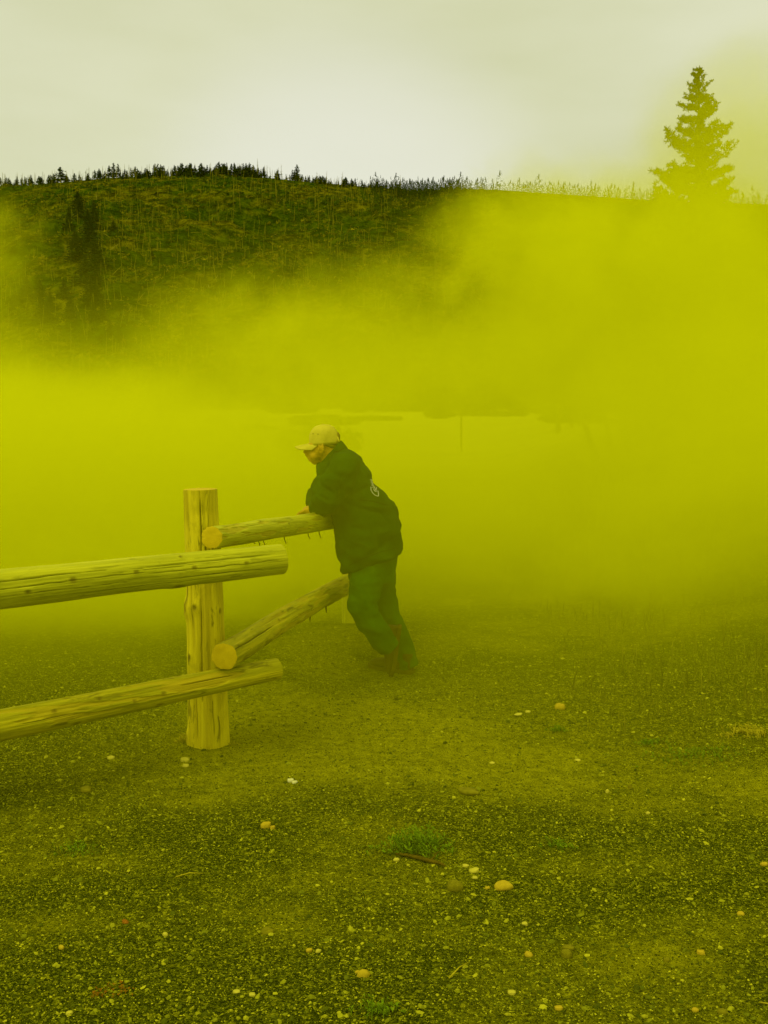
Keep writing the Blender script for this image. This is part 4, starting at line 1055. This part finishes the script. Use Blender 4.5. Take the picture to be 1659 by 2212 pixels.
ST = [(1089, 1911, 44, 22, 'tan', 'large smooth tan stone shaped like a kidney bean, right of the green weed', 1, 8, .35),
      (1024, 1878, 22, 12, 'pale', 'slim pale stone just below the twig end', 2, -14, .1), (1026, 1892, 12, 8, 'pale', 'small pale stone just under the slim one by the twig', 3, 10, 0),
      (983, 1912, 34, 26, 'dull', 'rough dull brown clod left of the large bean shaped stone', 4, 0, 0), (1053, 1912, 11, 8, 'tan', 'tiny tan pebble touching distance left of the large bean shaped stone', 5, 0, 0),
      (786, 2110, 26, 22, 'tan', 'blocky tan stone near the bottom edge, left of centre', 6, 12, 0), (773, 2101, 12, 10, 'tan', 'small tan stone leaning on the blocky stone near the bottom edge', 7, 0, 0),
      (1224, 2057, 24, 24, 'dull', 'rounded rough stone low on the right, under a flatter one', 8, 0, 0), (1143, 2058, 18, 14, 'tan', 'tan pebble left of the rounded rough stone', 9, 15, 0), (1228, 2040, 26, 12, 'dull', 'flat dull stone just above the rounded rough stone', 10, 0, 0),
      (1210, 1527, 22, 20, 'tan', 'rounded stone standing alone on the gravel right of the man', 11, 0, 0), (1140, 1535, 12, 7, 'pale', 'small pale stone left of the rounded stone right of the man', 12, 0, 0), (1119, 1540, 18, 6, 'pale', 'thin pale sliver of stone left of the small pale stone', 13, -10, 0),
      (628, 1689, 14, 10, 'white', 'brightest whitish stone right of the post foot, left one of a touching pair', 14, 0, 0), (637, 1692, 12, 8, 'white', 'whitish stone, right one of the touching pair right of the post foot', 15, 10, 0),
      (574, 1785, 22, 18, 'tan', 'rounded orange tan stone below the post, beside a smaller one', 16, 0, 0), (589, 1788, 11, 12, 'tan', 'small orange tan stone beside the rounded one below the post', 17, 0, 0),
      (1012, 1714, 44, 14, 'dull', 'flat half buried brown slab above the green weed', 18, 5, .1), (400, 1643, 20, 12, 'pale', 'pale stone at the left foot of the near post', 19, 0, 0), (402, 1655, 14, 9, 'pale', 'smaller pale stone under the one at the left foot of the near post', 20, 0, 0),
      (185, 1705, 24, 16, 'dull', 'dull flat stone left of the post and far from it', 21, 0, 0), (1006, 1866, 14, 8, 'pale', 'little pale pebble at the right end of the twig', 22, 0, 0), (856, 1851, 14, 10, 'pale', 'pale pebble at the left end of the twig', 23, 0, 0),
      (271, 1990, 15, 10, 'rust', 'reddish orange pebble lying in the left foreground', 24, 10, 0), (357, 2019, 13, 10, 'pale', 'pale rounded pebble right of the reddish one', 25, 0, 0), (133, 2048, 13, 12, 'tan', 'tan pebble at far left below the dusty patch', 26, 0, 0),
      (578, 2011, 26, 16, 'dull', 'angular dull stone in the dusty patch left of centre', 27, 0, 0), (668, 2053, 14, 11, 'tan', 'tan stone, left of a near pair on the lower middle', 28, 0, 0), (688, 2056, 12, 10, 'pale', 'pale stone, right of a near pair on the lower middle', 29, 0, 0),
      (511, 2150, 17, 9, 'pale', 'low pale pebble near the bottom edge under the angular dull stone', 30, 0, 0), (545, 2155, 14, 10, 'pale', 'pale pebble right of the low pale one near the bottom edge', 31, 0, 0), (150, 2190, 16, 10, 'pale', 'pale stone in the bottom left corner area', 32, 0, 0),
      (1207, 2140+42, 20, 12, 'tan', 'tan stone close to the bottom edge right of centre', 33, 0, 0), (1106, 2145, 18, 11, 'pale', 'pale stone left of the tan one close to the bottom edge', 34, 0, 0), (1440, 2075, 13, 13, 'dull', 'dull square stone low on the far right', 35, 0, 0), (1514, 2065, 18, 10, 'tan', 'flat tan stone right of the dull square one', 36, 0, 0),
      (1502, 2183, 14, 12, 'tan', 'tan upright pebble near the bottom right corner', 37, 20, 0), (1600, 1975, 16, 10, 'tan', 'tan stone near the right edge of the gravel', 38, 0, 0), (1560, 2192, 22, 14, 'dull', 'dull rounded lump at the bottom right corner', 39, 0, 0),
      (1312, 1701+10, 8, 12, 'pale', 'pale stone low between the flat slab and the right edge', 40, 0, 0), (1361, 1696, 10, 16, 'dull', 'upright dull stone right of the flat slab', 41, 0, 0), (1650, 1870, 16, 12, 'tan', 'tan stone cut by the right edge of the picture', 42, 0, 0),
      (1724-20, 2000, 10, 8, 'tan', 'small tan stone beyond the right edge', 43, 0, 0), (240, 1637, 16, 8, 'pale', 'pale chip left of the post foot by the lower rail', 44, 0, 0), (1400, 1760, 10, 8, 'pale', 'pale pebble at middle right of the gravel', 45, 0, 0),
      (1063, 1645, 12, 5, 'pale', 'thin pale stone above the flat brown slab', 46, 0, 0), (1248, 1637, 13, 6, 'pale', 'long thin pale stone right of the pale crust', 47, 0, 0), (1134, 1990, 14, 10, 'pale', 'pale pebble below and right of the large bean shaped stone', 48, 0, 0)]
for s_ in ST:
    if s_[0] > 1659: continue
    stone(*s_)

# ---- plants
def tuft(name, px, py, w_, h_, n, mat, label, seed, cat='weed', wid=.0013, droop=.4):
    g = G(px, py); r_ = random.Random(seed); v, f = [], []; z0 = float(ground_z(g.x, g.y))
    for i in range(n):
        x_ = r_.gauss(0, w_*.4); y_ = r_.gauss(0, w_*.22); hh = h_*r_.uniform(.25, 1.1)*math.exp(-(x_/w_)**2)*(.25+1.1*float(vn(x_*22+seed*9, y_*22, None, seed))); z_ = float(ground_z(g.x+x_, g.y+y_))-z0
        a = r_.uniform(0, 6.28); lx, ly = math.cos(a)*hh*droop*r_.random(), math.sin(a)*hh*droop*r_.random()
        b = len(v); wx, wy = math.sin(a)*wid, -math.cos(a)*wid
        for t, ww in ((0, 1), (.5, .9), (1, .15)):
            cx_, cy_, cz_ = x_+lx*t*t, y_+ly*t*t, z_+hh*t*(1-.2*t)
            v.append((cx_-wx*ww, cy_-wy*ww, cz_)); v.append((cx_+wx*ww, cy_+wy*ww, cz_))
        f += [(b, b+1, b+3, b+2), (b+2, b+3, b+5, b+4)]
        for q in range(6):
            t = r_.uniform(.2, 1); cx_, cy_, cz_ = x_+lx*t*t, y_+ly*t*t, z_+hh*t; b = len(v); aa = r_.uniform(0, 6.28); l = h_*.2
            v += [(cx_, cy_, cz_), (cx_+math.cos(aa)*l-.002, cy_+math.sin(aa)*l, cz_+l*.5), (cx_+math.cos(aa)*l+.002, cy_+math.sin(aa)*l+.002, cz_+l*.6)]; f.append((b, b+1, b+2))
    o = link(name, mesh(name, v, f, False), mat, loc=(g.x, g.y, z0)); tag(o, label, cat); return o
green = simple('weed_green', (.07, .13, .001), (.19, .29, .002), 40, .8, 0)
dry = simple('dry_grass', (.30, .25, .004), (.50, .43, .008), 40, .9, 0)
redl = simple('red_leaf', (.18, .07, .001), (.30, .14, .002), 40, .8, 0)
olive = simple('olive_grass', (.09, .10, .002), (.26, .24, .004), 6, .9, 0)
tuft('weed', 900, 1832, .14, .085, 200, green, 'low feathery green weed in the middle of the gravel above the twig', 1)
tuft('weed', 1207, 1832, .07, .03, 50, green, 'small green weed right of the feathery one', 2)
tuft('weed', 170, 1835, .13, .03, 60, green, 'sparse green weed on the left gravel', 3)
tuft('weed', 815, 2195, .07, .045, 60, green, 'green weed at the bottom edge left of centre', 4)
tuft('weed', 235, 2150, .08, .025, 26, redl, 'low reddish weed in the bottom left foreground', 5)
tuft('weed', 1500, 1632, .26, .04, 130, green, 'patch of green weed by the dry grass at right', 6)
tuft('weed', 1405, 1600, .07, .03, 90, green, 'tiny green weed left of the green patch at right', 7)
tuft('dry_weed', 486, 1612, .05, .045, 26, dry, 'wisp of dry grass at the right foot of the near post', 11, 'weed')
tuft('dry_weed', 396, 1606, .05, .04, 26, dry, 'wisp of dry grass at the left foot of the near post', 12, 'weed')
tuft('weed', 1205, 1575, .06, .03, 60, green, 'tiny green weed under the rounded stone right of the man', 9)
tuft('dry_weed', 1620, 1590, .16, .05, 120, dry, 'clump of straw coloured dead weed at the right edge', 8, 'weed', .003)
# grass on the bank at right (uncountable)
rg = np.random.RandomState(9); n = 26000
gx = rg.uniform(1.0, 9.0, n); gy = rg.uniform(4.6, 17, n); keep = (gx > 1.5 + (gy-5)*.03 + rg.normal(0, .45, n)) & (rg.rand(n) < sstep(.35, .6, fbm(gx*1.3, gy*1.3, seed=55)) + .15)
keep &= ~((gx < 2.2) & (gy < 5.2) & (rg.rand(n) < .8)); gx, gy = gx[keep], gy[keep]; gz = ground_z(gx, gy); n = len(gx)
hh = rg.uniform(.03, .14, n)*(.6+.7*fbm(gx*.8, gy*.8, seed=56)); a = rg.uniform(0, 6.28, n); lean = rg.uniform(.1, .7, n)*hh
wq = .0022+.0002*gy
B0 = np.stack([gx, gy, gz-.01], -1); sd_ = np.stack([np.sin(a)*wq, -np.cos(a)*wq, 0*a], -1)
Mi = B0+np.stack([np.cos(a)*lean*.3, np.sin(a)*lean*.3, hh*.6], -1); Tp = B0+np.stack([np.cos(a)*lean, np.sin(a)*lean, hh], -1)
Vg = np.stack([B0-sd_, B0+sd_, Mi+sd_*.8, Mi-sd_*.8, Tp+sd_*.2, Tp-sd_*.2], 1).reshape(-1, 3); bi = np.arange(n)[:, None]*6
Fg = np.concatenate([bi+np.array([0, 1, 2, 3]), bi+np.array([3, 2, 4, 5])])
tag(link('bank_grass', mesh('bank_grass', Vg, Fg, False), olive), 'thin olive grass growing over the low bank at right', 'grass', kind='stuff')
# twig on the ground
tg = [G(855, 1843), G(880, 1845), G(905, 1850), G(930, 1857), G(950, 1866), G(962, 1874)]
tv, tf = tube([Vector((p.x, p.y, float(ground_z(p.x, p.y))+.012)) for p in tg], [.003, .006, .007, .007, .006, .003], 7)
tube([Vector((tg[3].x, tg[3].y, float(ground_z(tg[3].x, tg[3].y))+.012)), Vector((tg[3].x+.03, tg[3].y+.03, float(ground_z(tg[3].x, tg[3].y))+.035))], [.004, .002], 5, tv, tf)
tag(link('twig', mesh('twig', tv, tf), simple('twig_bark', (.07, .05, .001), (.14, .10, .002), 40, .8, .3)), 'curved reddish brown twig lying below the green weed', 'twig')
for i, (px, py, ln, an, mt, lb) in enumerate(((440, 1588, .0, 0, dry, ''), (380, 1896, .09, .2, dry, 'short straw stem on the left gravel below the post'), (355, 1700, .0, 0, dry, ''), (970, 2120, .10, .9, dry, 'thin straw stem standing askew near the bottom middle'), (1640, 2180, .12, -.6, dry, 'thin straw stem at the bottom right corner'))):
    if not lb: continue
    g = G(px, py); z = float(ground_z(g.x, g.y)); v, f = tube([(0, 0, .006), (math.cos(an)*ln*.5, math.sin(an)*ln*.5, .016), (math.cos(an)*ln, math.sin(an)*ln, .01)], [.0025, .002, .0012], 5)
    tag(link('straw_stem', mesh('straw_stem', v, f), mt, loc=(g.x, g.y, z)), lb, 'straw')
# shrubs on the bank at right, half lost in steam
def shrub(px, py, Yd, w_, h_, seed, label):
    c = P(px, py, Yd); z = float(ground_z(c.x, Yd)); r_ = np.random.RandomState(seed); m = 2600
    d = r_.normal(0, 1, (m, 3)); d /= np.linalg.norm(d, axis=1, keepdims=True); rad = r_.rand(m)**.35
    p = d*rad[:, None]*np.array([w_, w_*.8, h_*.55]) + np.array([0, 0, h_*.5]); bump = fbm(p[:, 0]*2, p[:, 1]*2, p[:, 2]*2, seed, 3); p = p[bump > .42]; m = len(p)
    a1_ = r_.normal(0, 1, (m, 3))*.055*max(1, w_/1.3); a2_2 = r_.normal(0, 1, (m, 3))*.03*max(1, w_/1.3)
    V = np.stack([p-a1_, p-a2_2, p+a1_, p+a2_2], 1).reshape(-1, 3)
    t = empty('shrub', (c.x, Yd, z)); fo_ = link('foliage', mesh('foliage', V, np.arange(len(V)).reshape(-1, 4), False), needle_mid, t)
    v, f = [], []
    for k in range(9):
        a = k*.7; tube([(0, 0, -.05), (math.cos(a)*w_*.25, math.sin(a)*w_*.25, h_*.4), (math.cos(a)*w_*.6, math.sin(a)*w_*.5, h_*.8)], [.02, .014, .006], 5, v, f)
    link('stem', mesh('stem', v, f), dead, t); tag(t, label, 'shrub')
shrub(1440, 960, 24, 1.3, 1.6, 1, 'faint rounded shrub on the bank right of the leaning trunks')
shrub(1560, 960, 22, 1.3, 1.5, 2, 'faint shrub on the bank nearer the right edge')
shrub(1650, 960, 26, 1.6, 2.0, 3, 'faint tall shrub cut by the right edge')
shrub(690, 900, 30, 1.3, 1.0, 4, 'faint low shrub on the flats behind the cap of the man')

for k in range(16):
    px_ = 560 + k*62 + (k*37 % 29); Yb_ = 62 + (k*53 % 97)*1.3; shrub(px_, 868, Yb_, Yb_*(.016 + (k % 3)*.010), Yb_*(.0035 + (k % 4)*.0025), 40 + k, 'faint brush at the far edge of the flats, %s from the left' % ('first second third fourth fifth sixth seventh eighth ninth tenth eleventh twelfth thirteenth fourteenth fifteenth last'.split()[k]))
# ================================================================== steam
ALB = (.955, .965, .003)
def steam_mat(name, dens, nscale, amt, soft, kind='puff', step=1.0, rad=None, aniso=.25, stretch=(1, 1, 1), seed=0.0):
    m = bpy.data.materials.new(name); m.use_nodes = True; t = m.node_tree; t.nodes.clear()
    n = t.nodes.new; l = t.links.new
    o = n('ShaderNodeOutputMaterial'); pv = n('ShaderNodeVolumePrincipled'); l(pv.outputs[0], o.inputs['Volume'])
    pv.inputs['Color'].default_value = (*ALB, 1); pv.inputs['Anisotropy'].default_value = aniso; pv.inputs['Absorption Color'].default_value = (0, 0, 0, 1)
    tc = n('ShaderNodeTexCoord'); gm_ = n('ShaderNodeNewGeometry')
    mp = n('ShaderNodeMapping'); mp.inputs['Scale'].default_value = stretch; mp.inputs['Location'].default_value = (seed, seed*.7, 0); l(gm_.outputs['Position'], mp.inputs[0])
    nz = n('ShaderNodeTexNoise'); nz.inputs['Scale'].default_value = nscale; nz.inputs['Detail'].default_value = 4.0; nz.inputs['Roughness'].default_value = .6; nz.inputs['Distortion'].default_value = .8
    l(mp.outputs[0], nz.inputs['Vector'])
    def mth(op, a, b=None, c=None):
        q = n('ShaderNodeMath'); q.operation = op
        for i, v in enumerate((a, b, c)):
            if v is None: continue
            if isinstance(v, (int, float)): q.inputs[i].default_value = v
            else: l(v, q.inputs[i])
        return q.outputs[0]
    def mr(v, a, b, c=0.0, d=1.0):
        q = n('ShaderNodeMapRange'); q.interpolation_type = 'SMOOTHSTEP'
        for i, x_ in zip((1, 2, 3, 4), (a, b, c, d)): q.inputs[i].default_value = x_
        l(v, q.inputs[0]); return q.outputs[0]
    if kind == 'puff':
        sc = n('ShaderNodeVectorMath'); sc.operation = 'DIVIDE'; sc.inputs[1].default_value = rad; l(tc.outputs['Object'], sc.inputs[0])
        ln = n('ShaderNodeVectorMath'); ln.operation = 'LENGTH'; l(sc.outputs[0], ln.inputs[0])
        core = mth('SUBTRACT', 1.0, ln.outputs['Value'])
        s = mth('ADD', core, mth('MULTIPLY', mth('SUBTRACT', nz.outputs[0], .5), amt))
        dn = mth('MULTIPLY', mr(s, 0.0, soft), mr(ln.outputs['Value'], 1.0, .75))
    else:
        sx = n('ShaderNodeSeparateXYZ'); l(gm_.outputs['Position'], sx.inputs[0])
        near, full, top, low = rad[:4]
        hz = mth('ADD', sx.outputs['Z'], mth('MULTIPLY', mth('SUBTRACT', nz.outputs[0], .5), -2.0*amt))
        dn = mth('MULTIPLY', mr(hz, top, low), mr(sx.outputs['Y'], near, full, .03, 1.0))
        dn = mth('MULTIPLY', dn, mr(sx.outputs['Y'], rad[5], rad[4]))
        dn = mth('MULTIPLY', dn, mr(nz.outputs[0], .30, .62, .35, 1.35))
    l(mth('MULTIPLY', dn, dens), pv.inputs['Density'])
    try: m.cycles.volume_step_rate = step
    except Exception: pass
    return m
SI = [0]
def puff(px, py, Yd, rx, ry, rz, dens, amt=1.0, soft=.6, nscale=None, step=.8, aniso=.25, label='drifting yellow steam'):
    c = P(px, py, Yd); SI[0] += 1
    v, f = ellipsoid((0, 0, 0), (rx*1.02, ry*1.02, rz*1.02), None, 32, 20)
    o = link('steam_cloud', mesh('steam_cloud', v, f), loc=c)
    o.data.materials.append(steam_mat('steam_%d' % SI[0], dens, nscale or 1.6/min(rx, rz), amt, soft, 'puff', step, (rx, ry, rz), aniso, seed=SI[0]*3.7))
    tag(o, label, 'steam', kind='stuff'); return o
# the low bank rolling over the ground beyond the fence
v, f = [], []
x0, x1_, y0, y1_, z0, z1 = -14, 14, .7, 15, -.6, 4.2
vv = [(x0, y0, z0), (x1_, y0, z0), (x1_, y1_, z0), (x0, y1_, z0), (x0, y0, z1), (x1_, y0, z1), (x1_, y1_, z1), (x0, y1_, z1)]
ff = [(0, 3, 2, 1), (4, 5, 6, 7), (0, 1, 5, 4), (1, 2, 6, 5), (2, 3, 7, 6), (3, 0, 4, 7)]
sb = link('steam_bank', mesh('steam_bank', vv, ff, False))
sb.data.materials.append(steam_mat('steam_bank', .46, .45, .8, .5, 'bank', .32, (3.5, 9.3, 2.8, .5, 9.2, 15), .25))
tag(sb, 'low bank of yellow steam rolling over the ground beyond the fence', 'steam', kind='stuff')
PUFFS = [
    # px, py, Y, rx, ry, rz, dens, amt, soft
    (100, 1020, 11, 3.6, 2.6, 1.3, .8, .9, .7),      # thick cloud behind the left fence
    (400, 1040, 13, 2.2, 2.4, 1.3, .6, .9, .8),
    (60, 900, 16, 3.8, 3.0, 1.2, .42, 1.4, 1.0),
    (420, 880, 18, 3.5, 3.2, 1.35, .30, 1.7, 1.0),
    (-40, 540, 20, 1.6, 2.2, 1.8, .26, 2.2, 1.0),      # wisp at the left edge over the gully
    (720, 770, 20, 3.2, 3.0, 1.6, .34, 1.5, 1.0),
    (740, 660, 21, 3.0, 2.4, 1.5, .20, 1.9, 1.0),
    (1150, 620, 22, 3.7, 4.0, 2.6, .34, 1.6, 1.0),
    (1450, 640, 22, 4.4, 4.2, 3.2, .46, 1.2, .9),
    (1200, 480, 24, 3.4, 3.4, 1.9, .28, 1.9, 1.0),
    (1600, 830, 16, 3.0, 3.2, 2.2, .50, 1.2, .9),
    (1600, 430, 28, 3.9, 5.0, 4.8, .27, 1.1, .9),    # thin veil before the pine and the right sky
    (1600, 1100, 11, 2.0, 2.4, 1.2, .5, 1.0, .8),
    (1040, 800, 19, 3.4, 3.0, 1.3, .36, 1.2, .9),
    (1330, 900, 17, 2.0, 2.6, 1.1, .35, 1.3, .9),
    (1520, 1280, 8.4, 2.0, 1.4, .75, .85, 1.5, 1.0),
    (190, 1300, 7.7, 2.8, 1.2, .72, 1.15, 1.2, .9),
    (500, 700, 19, 2.4, 2.4, 1.1, .22, 2.0, 1.0),
]
for a in PUFFS: puff(*a)
